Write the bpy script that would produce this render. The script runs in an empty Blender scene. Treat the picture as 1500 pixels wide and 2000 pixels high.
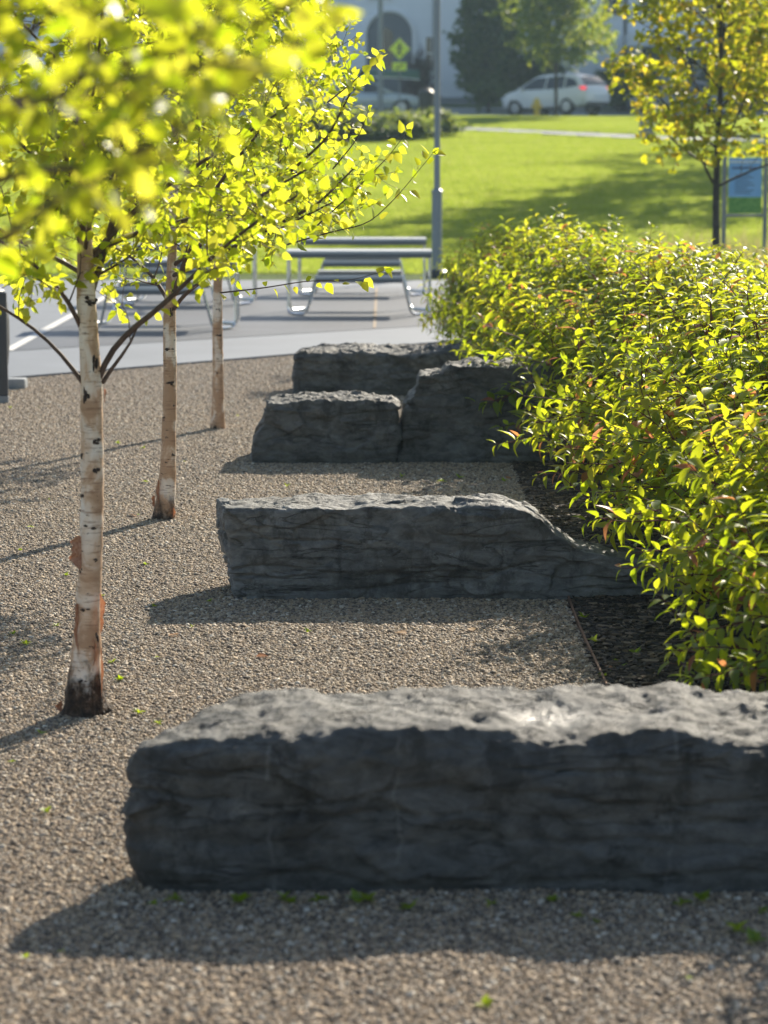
import bpy, math, random
import numpy as np
from mathutils import Vector, Matrix

scene = bpy.context.scene
COL = scene.collection
R = math.radians
rng = np.random.default_rng(7)
random.seed(7)

# ------------------------------------------------------------------ camera
F_PX = 5312.0
HC = 2.0
PITCH = math.atan(719 / F_PX)
cam_d = bpy.data.cameras.new("camera")
cam_d.sensor_fit = 'HORIZONTAL'
cam_d.sensor_width = 24.0
cam_d.lens = 85.0
cam_d.clip_start = 0.1
cam_d.clip_end = 2000
cam_d.dof.use_dof = True
cam_d.dof.focus_distance = 12.3
cam_d.dof.aperture_fstop = 3.4
cam = bpy.data.objects.new("camera", cam_d)
cam.location = (0, 0, HC)
cam.rotation_euler = (R(90) - PITCH, 0, 0)
COL.objects.link(cam)
scene.camera = cam

# ------------------------------------------------------------------ light
SUN_AZ = R(25)          # to the right of the view direction, ahead of the camera
SUN_EL = R(30)
world = bpy.data.worlds.new("World")
scene.world = world
world.use_nodes = True
wn = world.node_tree
bg = wn.nodes['Background']
sky = wn.nodes.new('ShaderNodeTexSky')
sky.sky_type = 'NISHITA'
sky.sun_disc = False
sky.sun_elevation = SUN_EL
sky.sun_rotation = SUN_AZ
wn.links.new(sky.outputs[0], bg.inputs[0])
bg.inputs[1].default_value = 0.088
sun_d = bpy.data.lights.new("sun", 'SUN')
sun_d.energy = 5.0
sun_d.angle = R(0.5)
sun_d.color = (1.0, 0.90, 0.74)
sun = bpy.data.objects.new("sun", sun_d)
sdir = Vector((math.sin(SUN_AZ) * math.cos(SUN_EL), math.cos(SUN_AZ) * math.cos(SUN_EL), math.sin(SUN_EL)))
sun.rotation_euler = sdir.to_track_quat('Z', 'Y').to_euler()
sun.location = (20, 40, 30)
COL.objects.link(sun)
scene.view_settings.view_transform = 'Standard'
scene.view_settings.look = 'None'
scene.view_settings.exposure = 0.95
scene.view_settings.gamma = 1.0
scene.render.engine = 'CYCLES'
scene.cycles.use_denoising = True
scene.cycles.max_bounces = 7
scene.cycles.transmission_bounces = 5
scene.cycles.diffuse_bounces = 4
scene.cycles.glossy_bounces = 3
scene.cycles.sample_clamp_indirect = 6.0

# ------------------------------------------------------------------ picture <-> place
CP, SP = math.cos(PITCH), math.sin(PITCH)
def ray(px, py):
    xr, yr = (px - 750) / F_PX, (1000 - py) / F_PX
    return np.array([xr, CP + yr * SP, -SP + yr * CP])
def G(px, py, z=0.0):
    d = ray(px, py); t = (z - HC) / d[2]
    return np.array([0, 0, HC]) + d * t
def A(px, py, Y):
    d = ray(px, py); t = Y / d[1]
    return np.array([0, 0, HC]) + d * t
def proj(P):
    P = np.atleast_2d(P)
    v = P - np.array([0, 0, HC])
    f = v[:, 1] * CP - v[:, 2] * SP
    u = v[:, 1] * SP + v[:, 2] * CP
    return 750 + F_PX * v[:, 0] / f, 1000 - F_PX * u / f

# ------------------------------------------------------------------ object helpers
def tag(o, label=None, cat=None, group=None, kind=None):
    if label: o['label'] = label
    if cat: o['category'] = cat
    if group: o['group'] = group
    if kind: o['kind'] = kind
    return o
def thing(name, label, cat, loc=(0, 0, 0), rz=0, group=None):
    o = bpy.data.objects.new(name, None)
    COL.objects.link(o)
    o.location = loc
    o.rotation_euler = (0, 0, rz)
    return tag(o, label, cat, group)
def build(name, V, F, mat, parent=None, smooth=True, attr=None, off=None, vcol=None):
    """V (n,3); F (m,k) int array or list of such arrays; attr = per-face float"""
    V = np.asarray(V, dtype=np.float32)
    if off is not None: V = V - np.asarray(off, dtype=np.float32)
    Fs = [np.asarray(f, dtype=np.int32) for f in (F if isinstance(F, list) else [F]) if len(f)]
    me = bpy.data.meshes.new(name)
    me.vertices.add(len(V)); me.vertices.foreach_set('co', V.ravel())
    nl = sum(f.size for f in Fs); npoly = sum(len(f) for f in Fs)
    me.loops.add(nl); me.polygons.add(npoly)
    me.loops.foreach_set('vertex_index', np.concatenate([f.ravel() for f in Fs]))
    tot = np.concatenate([np.full(len(f), f.shape[1], np.int32) for f in Fs])
    st = np.concatenate([[0], np.cumsum(tot)[:-1]]).astype(np.int32)
    me.polygons.foreach_set('loop_start', st)
    me.polygons.foreach_set('use_smooth', np.full(npoly, bool(smooth)))
    if attr is not None:
        a = me.attributes.new('rnd', 'FLOAT', 'FACE')
        a.data.foreach_set('value', np.asarray(attr, dtype=np.float32))
    me.update(calc_edges=True); me.validate()
    if mat is not None: me.materials.append(mat)
    o = bpy.data.objects.new(name, me)
    COL.objects.link(o)
    if parent is not None: o.parent = parent
    return o

class MB:
    """small polygon meshes: boxes, tubes, lathes, prisms"""
    def __init__(s): s.v = []; s.f = []
    def add(s, vs, fs):
        n = len(s.v); s.v += [tuple(map(float, p)) for p in vs]; s.f += [tuple(i + n for i in f) for f in fs]; return s
    def box(s, c, d, rz=0, M=None, ch=0.0):
        hx, hy, hz = d[0] / 2, d[1] / 2, d[2] / 2
        P = [Vector((x, y, z)) for z in (-hz, hz) for x, y in ((-hx, -hy), (hx, -hy), (hx, hy), (-hx, hy))]
        if rz: P = [Matrix.Rotation(rz, 3, 'Z') @ p for p in P]
        P = [p + Vector(c) for p in P]
        if M is not None: P = [M @ p for p in P]
        return s.add(P, [(3, 2, 1, 0), (4, 5, 6, 7), (0, 1, 5, 4), (1, 2, 6, 5), (2, 3, 7, 6), (3, 0, 4, 7)])
    def tube(s, pts, rad, n=8, cap=True):
        pts = [Vector(p) for p in pts]
        rad = rad if hasattr(rad, '__len__') else [rad] * len(pts)
        rings = []; up = None
        for i, p in enumerate(pts):
            t = (pts[min(i + 1, len(pts) - 1)] - pts[max(i - 1, 0)]).normalized()
            if up is None: up = Vector((0, 0, 1)) if abs(t.z) < .9 else Vector((1, 0, 0))
            x = t.cross(up).normalized(); y = x.cross(t).normalized(); up = y
            rings.append([p + (x * math.cos(a) + y * math.sin(a)) * rad[i] for a in [2 * math.pi * k / n for k in range(n)]])
        vs = [q for r in rings for q in r]; fs = []
        for i in range(len(pts) - 1):
            for k in range(n):
                a, b = i * n + k, i * n + (k + 1) % n
                fs.append((a, b, b + n, a + n))
        if cap: fs += [tuple(range(n - 1, -1, -1)), tuple(range(len(vs) - n, len(vs)))]
        return s.add(vs, fs)
    def lathe(s, prof, c=(0, 0, 0), n=20, axis='Z'):
        vs = []; fs = []
        for r, h in prof:
            for k in range(n):
                a = 2 * math.pi * k / n
                x, y = r * math.cos(a), r * math.sin(a)
                p = (x, y, h) if axis == 'Z' else ((x, h, y) if axis == 'Y' else (h, x, y))
                vs.append((p[0] + c[0], p[1] + c[1], p[2] + c[2]))
        for i in range(len(prof) - 1):
            for k in range(n):
                a, b = i * n + k, i * n + (k + 1) % n
                fs.append((a, b, b + n, a + n))
        fs += [tuple(range(n - 1, -1, -1)), tuple(range(len(vs) - n, len(vs)))]
        return s.add(vs, fs)
    def prism(s, poly, y0, y1):
        """poly in (x,z), extruded along y"""
        n = len(poly)
        vs = [(x, y0, z) for x, z in poly] + [(x, y1, z) for x, z in poly]
        fs = [tuple(range(n)), tuple(range(2 * n - 1, n - 1, -1))] + [(k, k + n, (k + 1) % n + n, (k + 1) % n) for k in range(n)]
        return s.add(vs, fs)
    def sphere(s, c, r, n=8, sq=(1, 1, 1)):
        m = max(4, n // 2)
        vs = [(c[0], c[1], c[2] + r * sq[2])]
        for i in range(1, m):
            t = math.pi * i / m
            for k in range(n):
                a = 2 * math.pi * k / n
                vs.append((c[0] + r * sq[0] * math.sin(t) * math.cos(a), c[1] + r * sq[1] * math.sin(t) * math.sin(a), c[2] + r * sq[2] * math.cos(t)))
        vs.append((c[0], c[1], c[2] - r * sq[2])); fs = []
        for k in range(n): fs.append((0, 1 + k, 1 + (k + 1) % n))
        for i in range(m - 2):
            for k in range(n):
                a, b = 1 + i * n + k, 1 + i * n + (k + 1) % n
                fs.append((a, a + n, b + n, b))
        l = len(vs) - 1; b0 = 1 + (m - 2) * n
        for k in range(n): fs.append((l, b0 + (k + 1) % n, b0 + k))
        return s.add(vs, fs)
    def build(s, name, mat, parent=None, smooth=False, bevel=0.0):
        me = bpy.data.meshes.new(name)
        me.from_pydata(s.v, [], s.f)
        import bmesh
        bm = bmesh.new(); bm.from_mesh(me)
        bmesh.ops.recalc_face_normals(bm, faces=bm.faces)
        if bevel:
            es = [e for e in bm.edges if len(e.link_faces) == 2 and e.calc_face_angle(0) > R(35)]
            bmesh.ops.bevel(bm, geom=es, offset=bevel, segments=2, affect='EDGES', profile=.6)
        bm.to_mesh(me); bm.free()
        if smooth:
            me.polygons.foreach_set('use_smooth', np.ones(len(me.polygons), bool))
            try: me.set_sharp_from_angle(angle=R(40))
            except Exception: pass
        if mat is not None: me.materials.append(mat)
        o = bpy.data.objects.new(name, me); COL.objects.link(o)
        if parent is not None: o.parent = parent
        return o
def copy_tree(o, parent=None):
    c = o.copy(); COL.objects.link(c)
    if parent is not None: c.parent = parent
    for ch in list(o.children): copy_tree(ch, c)
    return c

# ------------------------------------------------------------------ noise (numpy gradient noise)
def _hash(ix, iy, iz, seed):
    h = (ix.astype(np.int64) * 374761393 + iy.astype(np.int64) * 668265263 + iz.astype(np.int64) * 2147483647 + seed * 1274126177) & 0xFFFFFFFF
    h = ((h ^ (h >> 13)) * 1274126177) & 0xFFFFFFFF
    h = ((h ^ (h >> 16)) * 2246822519) & 0xFFFFFFFF
    return (h ^ (h >> 15)) & 0xFFFFFFFF
_GR = np.array([[1,1,0],[-1,1,0],[1,-1,0],[-1,-1,0],[1,0,1],[-1,0,1],[1,0,-1],[-1,0,-1],[0,1,1],[0,-1,1],[0,1,-1],[0,-1,-1]], dtype=np.float64)
def noise3(P, seed=0):
    P = np.asarray(P, float); I = np.floor(P).astype(np.int64); f = P - I
    u = f * f * f * (f * (f * 6 - 15) + 10)
    out = 0
    for dx in (0, 1):
        for dy in (0, 1):
            for dz in (0, 1):
                g = _GR[_hash(I[:, 0] + dx, I[:, 1] + dy, I[:, 2] + dz, seed) % 12]
                d = f - np.array([dx, dy, dz])
                w = (u[:, 0] if dx else 1 - u[:, 0]) * (u[:, 1] if dy else 1 - u[:, 1]) * (u[:, 2] if dz else 1 - u[:, 2])
                out = out + w * np.einsum('ij,ij->i', g, d)
    return out
def fbm(P, oct=4, seed=0, gain=.5):
    a, s, tot = 1.0, 1.0, 0
    for o in range(oct):
        tot = tot + a * noise3(P * s, seed + o * 17); a *= gain; s *= 2.03
    return tot
def noise1(x, seed=0, k=1.0):
    x = np.asarray(x, float).ravel()
    return noise3(np.stack([x * k, np.full_like(x, .37 + seed * 3.1), np.full_like(x, .71)], 1), seed)
def facet(P, seed=0):
    """random tilted cleavage planes, one per Voronoi cell"""
    P = np.asarray(P, float); I = np.floor(P).astype(np.int64); best = np.full(len(P), 9e9); val = np.zeros(len(P))
    for dx in (-1, 0, 1):
        for dy in (-1, 0, 1):
            for dz in (-1, 0, 1):
                C = I + np.array([dx, dy, dz])
                H = [_hash(C[:, 0], C[:, 1], C[:, 2], seed + q) / 4294967295.0 for q in range(7)]
                D = P - (C + np.stack(H[:3], 1)); d2 = (D * D).sum(1); k = d2 < best
                best = np.where(k, d2, best)
                val = np.where(k, (H[3] - .5) + D[:, 0] * (H[4] - .5) * 1.3 + D[:, 1] * (H[5] - .5) * 1.3 + D[:, 2] * (H[6] - .5) * 1.3, val)
    return val
def sstep(a, b, x): t = np.clip((x - a) / (b - a), 0, 1); return t * t * (3 - 2 * t)

# ------------------------------------------------------------------ materials
def mat(name, col=(.5, .5, .5), rough=.6, metal=0.0, spec=.5, alpha=None):
    m = bpy.data.materials.new(name); m.use_nodes = True
    b = m.node_tree.nodes['Principled BSDF']
    b.inputs['Base Color'].default_value = (*col, 1)
    b.inputs['Roughness'].default_value = rough
    b.inputs['Metallic'].default_value = metal
    b.inputs['Specular IOR Level'].default_value = spec
    return m
class NT:
    def __init__(s, m): s.m = m; s.t = m.node_tree; s.b = s.t.nodes['Principled BSDF']; s.out = s.t.nodes['Material Output']
    def n(s, typ, **kw):
        x = s.t.nodes.new(typ)
        for k, v in kw.items():
            if k in ('operation', 'blend_type', 'data_type', 'attribute_name', 'feature', 'distance', 'wave_type', 'bands_direction', 'noise_dimensions', 'interpolation_type', 'clamp', 'noise_type'): setattr(x, k, v)
            else: x.inputs[k].default_value = v
        return x
    def l(s, a, b): s.t.links.new(a, b)
    def coord(s, scale=(1, 1, 1), which='Object', loc=(0, 0, 0)):
        c = s.t.nodes.new('ShaderNodeTexCoord'); mp = s.t.nodes.new('ShaderNodeMapping')
        mp.inputs['Scale'].default_value = scale; mp.inputs['Location'].default_value = loc
        s.l(c.outputs[which], mp.inputs[0]); return mp.outputs[0]
    def noise(s, vec, scale, detail=4, rough=.55, dist=0.0):
        x = s.n('ShaderNodeTexNoise', Scale=scale, Detail=detail, Roughness=rough, Distortion=dist); s.l(vec, x.inputs['Vector']); return x.outputs['Fac']
    def ramp(s, fac, stops, interp='LINEAR'):
        x = s.t.nodes.new('ShaderNodeValToRGB'); cr = x.color_ramp; cr.interpolation = interp
        while len(cr.elements) < len(stops): cr.elements.new(.5)
        for e, (p, c) in zip(cr.elements, stops): e.position = p; e.color = (*c, 1) if len(c) == 3 else c
        s.l(fac, x.inputs[0]); return x.outputs[0]
    def mix(s, fac, a, b, mode='MIX'):
        x = s.t.nodes.new('ShaderNodeMix'); x.data_type = 'RGBA'; x.blend_type = mode
        for sock, val in ((x.inputs[0], fac), (x.inputs[6], a), (x.inputs[7], b)):
            if hasattr(val, 'is_output') or hasattr(val, 'links'): s.l(val, sock)
            elif hasattr(val, '__len__'): sock.default_value = (*val, 1)
            else: sock.default_value = val
        return x.outputs[2]
    def math(s, op, a, b=0.0, clamp=False):
        x = s.t.nodes.new('ShaderNodeMath'); x.operation = op; x.use_clamp = clamp
        for sock, val in ((x.inputs[0], a), (x.inputs[1], b)):
            if hasattr(val, 'links'): s.l(val, sock)
            else: sock.default_value = val
        return x.outputs[0]
    def bump(s, h, strength=.5, dist=.01, prev=None):
        x = s.n('ShaderNodeBump', Strength=strength, Distance=dist); s.l(h, x.inputs['Height'])
        if prev is not None: s.l(prev, x.inputs['Normal'])
        return x.outputs[0]
    def base(s, c): s.l(c, s.b.inputs['Base Color'])
    def rough(s, c): s.l(c, s.b.inputs['Roughness'])
    def normal(s, c): s.l(c, s.b.inputs['Normal'])
BLK, WHT = (0, 0, 0), (1, 1, 1)

def leaf_mat(name, stops_d, stops_t, fac=.55, rough=.35, spec=.5):
    m = mat(name, rough=rough, spec=spec); t = NT(m)
    a = t.n('ShaderNodeAttribute', attribute_name='rnd').outputs['Fac']
    t.base(t.ramp(a, stops_d))
    tr = t.n('ShaderNodeBsdfTranslucent'); t.l(t.ramp(a, stops_t), tr.inputs['Color'])
    mx = t.n('ShaderNodeMixShader', Fac=fac)
    t.l(t.b.outputs[0], mx.inputs[1]); t.l(tr.outputs[0], mx.inputs[2]); t.l(mx.outputs[0], t.out.inputs['Surface'])
    return m
M = {}
M['birch_leaf'] = leaf_mat('birch_leaf', [(0, (.10, .17, .012)), (.6, (.16, .22, .015)), (1, (.24, .26, .02))],
                           [(0, (.46, .60, .016)), (.5, (.68, .72, .028)), (1, (.84, .81, .07))], .6, .38)
M['dogwood_leaf'] = leaf_mat('dogwood_leaf', [(0, (.09, .15, .02)), (.55, (.14, .21, .025)), (.93, (.2, .24, .03)), (.955, (.32, .11, .07)), (1, (.40, .18, .06))],
                             [(0, (.40, .53, .014)), (.55, (.66, .72, .022)), (.93, (.84, .78, .04)), (.955, (.6, .22, .12)), (1, (.65, .30, .08))], .58, .42, .4)
M['maple_leaf'] = leaf_mat('maple_leaf', [(0, (.10, .13, .012)), (.6, (.16, .18, .018)), (1, (.26, .17, .03))],
                           [(0, (.42, .50, .014)), (.55, (.66, .66, .02)), (.85, (.80, .66, .035)), (1, (.78, .46, .05))], .58, .42)
M['dark_leaf'] = leaf_mat('dark_leaf', [(0, (.03, .06, .025)), (1, (.06, .11, .03))], [(0, (.08, .18, .03)), (1, (.28, .36, .05))], .4, .5)
M['mid_leaf'] = leaf_mat('mid_leaf', [(0, (.05, .10, .02)), (1, (.10, .15, .025))], [(0, (.26, .38, .03)), (1, (.55, .60, .04))], .52, .5)
M['purple_leaf'] = leaf_mat('purple_leaf', [(0, (.04, .02, .03)), (1, (.08, .04, .05))], [(0, (.08, .03, .04)), (1, (.14, .06, .06))], .3, .5)
M['weed_leaf'] = leaf_mat('weed_leaf', [(0, (.12, .20, .02)), (1, (.2, .26, .02))], [(0, (.45, .6, .02)), (1, (.6, .7, .03))], .5, .4)
M['dry_grass'] = leaf_mat('dry_grass', [(0, (.16, .18, .05)), (1, (.30, .25, .12))], [(0, (.35, .38, .08)), (1, (.5, .42, .2))], .45, .6)
M['bark_peel'] = leaf_mat('bark_peel', [(0, (.22, .11, .07)), (1, (.42, .27, .19))], [(0, (.38, .12, .04)), (1, (.5, .22, .10))], .28, .6)
M['fallen_leaf'] = leaf_mat('fallen_leaf', [(0, (.35, .12, .03)), (1, (.4, .26, .12))], [(0, (.5, .14, .03)), (1, (.5, .26, .08))], .3, .6)

def rock_mat(name, wet=None, tone=1.0, veins=(), pale=.5):
    m = mat(name, rough=.68, spec=.36); t = NT(m)
    v = t.coord()
    k = lambda *c: tuple(x * tone for x in c)
    big = t.noise(v, 2.6, 6, .62, .4)
    c = t.ramp(big, [(.32, k(.064, .067, .066)), (.5, k(.106, .109, .107)), (.68, k(.166, .167, .161))])
    med = t.noise(t.coord((1, 1, 1.8)), 11, 8, .7, .5)
    c = t.mix(t.ramp(med, [(.38, BLK), (.66, WHT)]), t.mix(.65, c, k(.042, .043, .043)), t.mix(.45, c, k(.23, .233, .225)))
    st = t.ramp(t.noise(t.coord((5, 5, 2.6), loc=(3, 1, 2)), 1.2, 9, .74), [(.54, BLK), (.60, WHT)])
    c = t.mix(t.math('MULTIPLY', st, .62), c, k(.035, .036, .034))
    br = t.ramp(t.noise(t.coord((2, 2, 7), loc=(1, 7, 2)), 1.3, 6, .65), [(.5, BLK), (.7, WHT)])
    c = t.mix(t.math('MULTIPLY', br, .35), c, k(.085, .07, .05))
    li = t.ramp(t.noise(t.coord((4, 4, 5), loc=(9, 2, 5)), 1.5, 9, .75), [(.62, BLK), (.70, WHT)])
    c = t.mix(t.math('MULTIPLY', li, pale), c, k(.34, .34, .325))
    w = t.coord((1.5, 1.5, 9), loc=(0, 5, 1))
    bd = t.math('ABSOLUTE', t.math('SUBTRACT', t.noise(w, 1.0, 5, .6, 1.1), .5))
    gate = t.ramp(t.noise(t.coord((1.6, 1.6, 4), loc=(4, 4, 4)), 1.6, 3), [(.42, BLK), (.52, WHT)])
    line = t.math('MULTIPLY', t.ramp(bd, [(0, WHT), (.017, BLK)]), gate)
    c = t.mix(t.math('MULTIPLY', line, .6), c, k(.022, .02, .015))
    for vx in veins:      # pale upright calcite seams
        gx = t.n('ShaderNodeSeparateXYZ'); t.l(v, gx.inputs[0])
        wv = t.math('ADD', gx.outputs['X'], t.math('MULTIPLY', t.math('SUBTRACT', t.noise(t.coord((2, 2, 7), loc=(vx, 0, 0)), 1.0, 5, .65), .5), .10))
        dv = t.math('ABSOLUTE', t.math('SUBTRACT', wv, vx))
        vm = t.math('MULTIPLY', t.ramp(dv, [(.002, WHT), (.008, BLK)]), t.ramp(t.noise(t.coord((3, 3, 6), loc=(0, vx, 0)), 1.5, 4), [(.45, BLK), (.58, WHT)]))
        c = t.mix(t.math('MULTIPLY', vm, .28), c, k(.36, .36, .35))
    t.base(c)
    h = t.math('ADD', t.math('MULTIPLY', t.noise(t.coord((1, 1, 1.7)), 24, 10, .74), 1.0), t.math('MULTIPLY', line, -.5))
    nb = t.bump(h, .85, .02)
    t.normal(t.bump(t.noise(v, 160, 4, .7), .4, .003, nb))
    if wet is not None:
        cc = t.n('ShaderNodeVectorMath', operation='SUBTRACT'); t.l(t.coord(), cc.inputs[0]); cc.inputs[1].default_value = wet
        ln = t.n('ShaderNodeVectorMath', operation='LENGTH')
        sc = t.n('ShaderNodeVectorMath', operation='MULTIPLY'); t.l(cc.outputs[0], sc.inputs[0]); sc.inputs[1].default_value = (1, 1.3, .3)
        t.l(sc.outputs[0], ln.inputs[0])
        wd = t.math('ADD', ln.outputs['Value'], t.math('MULTIPLY', t.noise(v, 14, 5), .22))
        t.rough(t.ramp(wd, [(.16, (.27,) * 3), (.27, (.66,) * 3)]))
    return m

m = M['gravel_sheet'] = mat('gravel_sheet', rough=.9); t = NT(m)
v = t.coord()
vo = t.n('ShaderNodeTexVoronoi', Scale=95.0); t.l(v, vo.inputs['Vector'])
sep = t.n('ShaderNodeSeparateColor'); t.l(vo.outputs['Color'], sep.inputs[0])
c = t.ramp(sep.outputs[0], [(0, (.09, .08, .066)), (.3, (.2, .16, .115)), (.6, (.33, .265, .185)), (.85, (.40, .345, .265)), (1, (.55, .5, .42))])
c = t.mix(t.ramp(t.noise(v, 1.1, 3), [(.35, BLK), (.7, WHT)]), c, t.mix(.25, c, (.2, .16, .13)))
t.base(c); t.normal(t.bump(vo.outputs['Distance'], .9, -.012))
m = M['pebble'] = mat('pebble', rough=.72, spec=.4); t = NT(m)
a = t.n('ShaderNodeAttribute', attribute_name='rnd').outputs['Fac']
c = t.ramp(a, [(0, (.065, .052, .04)), (.2, (.15, .115, .08)), (.38, (.295, .215, .138)), (.58, (.42, .305, .187)), (.76, (.51, .38, .235)), (.88, (.40, .345, .27)), (.96, (.58, .49, .37)), (1, (.72, .66, .55))])
c = t.mix(t.math('MULTIPLY', t.noise(t.coord(which='Object'), 260, 3), .5), c, (.16, .13, .11))
t.base(c)
m = M['mulch_sheet'] = mat('mulch_sheet', rough=.95); t = NT(m)
v = t.coord(); n1 = t.noise(v, 45, 6, .7)
t.base(t.ramp(n1, [(.3, (.008, .006, .005)), (.6, (.03, .022, .017)), (.8, (.07, .05, .035))])); t.normal(t.bump(n1, 1, .03))
m = M['mulch_chip'] = mat('mulch_chip', rough=.8); t = NT(m)
a = t.n('ShaderNodeAttribute', attribute_name='rnd').outputs['Fac']
t.base(t.ramp(a, [(0, (.012, .009, .007)), (.5, (.04, .028, .019)), (.8, (.10, .07, .045)), (1, (.26, .19, .13))]))

m = M['grass_ground'] = mat('grass_ground', rough=.9, spec=.15); t = NT(m)
v = t.coord()
n1 = t.noise(v, .35, 4, .6); n2 = t.noise(v, 9, 6, .7)
c = t.ramp(n1, [(.3, (.07, .12, .012)), (.7, (.10, .15, .014))])
c = t.mix(t.ramp(n2, [(.35, WHT), (.6, BLK)]), c, (.05, .08, .01))
t.base(c); t.normal(t.bump(t.noise(v, 26, 5, .7), .8, .05))
M['lawn_blade'] = leaf_mat('lawn_blade', [(0, (.09, .16, .012)), (.7, (.15, .23, .016)), (1, (.26, .27, .05))],
                           [(0, (.42, .55, .05)), (.7, (.60, .70, .09)), (1, (.75, .75, .25))], .5, .5, .3)
t = NT(M['lawn_blade']); gp = t.n('ShaderNodeNewGeometry'); mp_ = t.n('ShaderNodeMapping'); mp_.inputs['Scale'].default_value = (.16, .42, .3); t.l(gp.outputs['Position'], mp_.inputs[0])
var = t.ramp(t.noise(mp_.outputs[0], 1.6, 5, .65), [(.36, (.74, .78, .7)), (.64, (1, 1, 1))])
for nd_ in list(t.t.nodes):
    if nd_.bl_idname == 'ShaderNodeValToRGB' and nd_.outputs[0].links and nd_.outputs[0].links[0].to_node.bl_idname in ('ShaderNodeBsdfPrincipled', 'ShaderNodeBsdfTranslucent'):
        dst = nd_.outputs[0].links[0].to_socket; t.l(t.mix(1.0, nd_.outputs[0], var, 'MULTIPLY'), dst)
m = M['concrete'] = mat('concrete', rough=.7); t = NT(m)
v = t.coord(); n1 = t.noise(v, .8, 5, .6); n2 = t.noise(v, 22, 5, .7)
c = t.ramp(n1, [(.3, (.10, .122, .15)), (.7, (.14, .166, .2))]); c = t.mix(t.math('MULTIPLY', n2, .4), c, (.11, .12, .14)); t.base(c); t.normal(t.bump(n2, .2, .003))
M['pale_paving'] = mat('pale_paving', (.55, .55, .53), .8)
m = M['paver'] = mat('paver', rough=.55); t = NT(m)
v = t.coord(); n1 = t.noise(v, 1.2, 5, .65); n2 = t.noise(v, 30, 5, .7)
br = t.n('ShaderNodeTexBrick', Scale=1.0); t.l(t.coord(), br.inputs['Vector'])
br.inputs['Brick Width'].default_value = .9; br.inputs['Row Height'].default_value = .45; br.inputs['Mortar Size'].default_value = .006
br.inputs['Color1'].default_value = (.026, .034, .048, 1); br.inputs['Color2'].default_value = (.038, .048, .064, 1); br.inputs['Mortar'].default_value = (.07, .07, .07, 1)
c = t.mix(t.ramp(n1, [(.35, BLK), (.7, (.6, .6, .6))]), br.outputs['Color'], (.06, .07, .088)); c = t.mix(t.math('MULTIPLY', n2, .35), c, (.06, .066, .076))
t.base(c); t.normal(t.bump(n2, .2, .003))
m = M['asphalt'] = mat('asphalt', rough=.85); t = NT(m)
n2 = t.noise(t.coord(), 40, 5, .7); t.base(t.ramp(n2, [(.3, (.045, .046, .05)), (.7, (.085, .086, .09))])); t.normal(t.bump(n2, .4, .005))
m = M['soil'] = mat('soil', rough=.95); t = NT(m)
n2 = t.noise(t.coord(), 12, 6, .7); t.base(t.ramp(n2, [(.3, (.04, .028, .02)), (.7, (.11, .075, .05))])); t.normal(t.bump(n2, .8, .04))
M['joint'] = mat('joint', (.24, .18, .115), .8)

# birch bark
def bark_mat(name, white=.5, seed=0.0, foot=.10):
    m = mat(name, rough=.7, spec=.3); t = NT(m)
    v = t.coord(loc=(seed, seed * 2, seed)); 
    pt = t.noise(t.coord((9, 9, 5.5), loc=(seed, 0, seed)), 1.0, 5, .6, .5)
    c = t.ramp(pt, [(.42 - .14 * (white - .5), (.42, .27, .165)), (.50 - .1 * (white - .5), (.58, .42, .29)), (.54, (.66, .54, .42)), (.64, (.74, .67, .58))])
    ln = t.noise(t.coord((14, 14, 110), loc=(seed, 3, seed)), 1.0, 3, .6)
    c = t.mix(t.ramp(ln, [(.56, BLK), (.66, (.7, .7, .7))]), c, (.24, .14, .085))
    dk = t.noise(t.coord((22, 22, 75), loc=(0, seed, 4)), 1.0, 4, .6, .3)
    c = t.mix(t.ramp(dk, [(.645, BLK), (.69, WHT)]), c, (.035, .025, .02))
    # rough dark foot of the trunk
    g = t.n('ShaderNodeSeparateXYZ'); t.l(t.coord(), g.inputs[0])
    ft = t.math('ADD', g.outputs['Z'], t.math('MULTIPLY', t.math('SUBTRACT', t.noise(t.coord((16, 16, 9)), 1.4, 5, .7), .5), .36))
    fm = t.ramp(ft, [(max(0, foot), WHT), (foot + .09, BLK)])
    c = t.mix(fm, c, t.ramp(t.noise(v, 45, 5, .7), [(.35, (.018, .014, .012)), (.55, (.07, .045, .03)), (.75, (.2, .13, .09))]))
    t.base(c)
    b1 = t.bump(t.noise(t.coord((14, 14, 40)), 1.0, 5, .65), .35, .004)
    t.normal(t.bump(t.math('MULTIPLY', t.noise(v, 60, 4, .7), fm), 1.0, .02, b1))
    return m
def wood_mat(name, a, b):
    m = mat(name, rough=.75); t = NT(m); n1 = t.noise(t.coord((1, 1, .4)), 40, 5, .65)
    t.base(t.ramp(n1, [(.3, a), (.7, b)])); t.normal(t.bump(n1, .5, .004)); return m
M['twig'] = wood_mat('twig', (.05, .032, .025), (.12, .075, .055))
M['knot'] = wood_mat('knot', (.012, .009, .008), (.05, .03, .02))
M['red_twig'] = wood_mat('red_twig', (.07, .018, .015), (.16, .05, .035))
M['dark_trunk'] = wood_mat('dark_trunk', (.03, .024, .02), (.075, .06, .05))
M['steel'] = mat('steel', (.72, .73, .74), .25, 1.0)
def grain(name, a, b, sc=(1, 20, 20), rough=.55, spec=.4):
    m = mat(name, rough=rough, spec=spec); t = NT(m); n1 = t.noise(t.coord(sc), 3.0, 5, .6)
    t.base(t.ramp(n1, [(.3, a), (.7, b)])); t.normal(t.bump(n1, .2, .002)); return m
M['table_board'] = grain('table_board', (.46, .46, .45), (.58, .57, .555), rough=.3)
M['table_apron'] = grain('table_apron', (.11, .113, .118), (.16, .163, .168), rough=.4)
M['lamp_grey'] = grain('lamp_grey', (.24, .26, .28), (.28, .30, .32), (3, 3, 1), .4)
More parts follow.
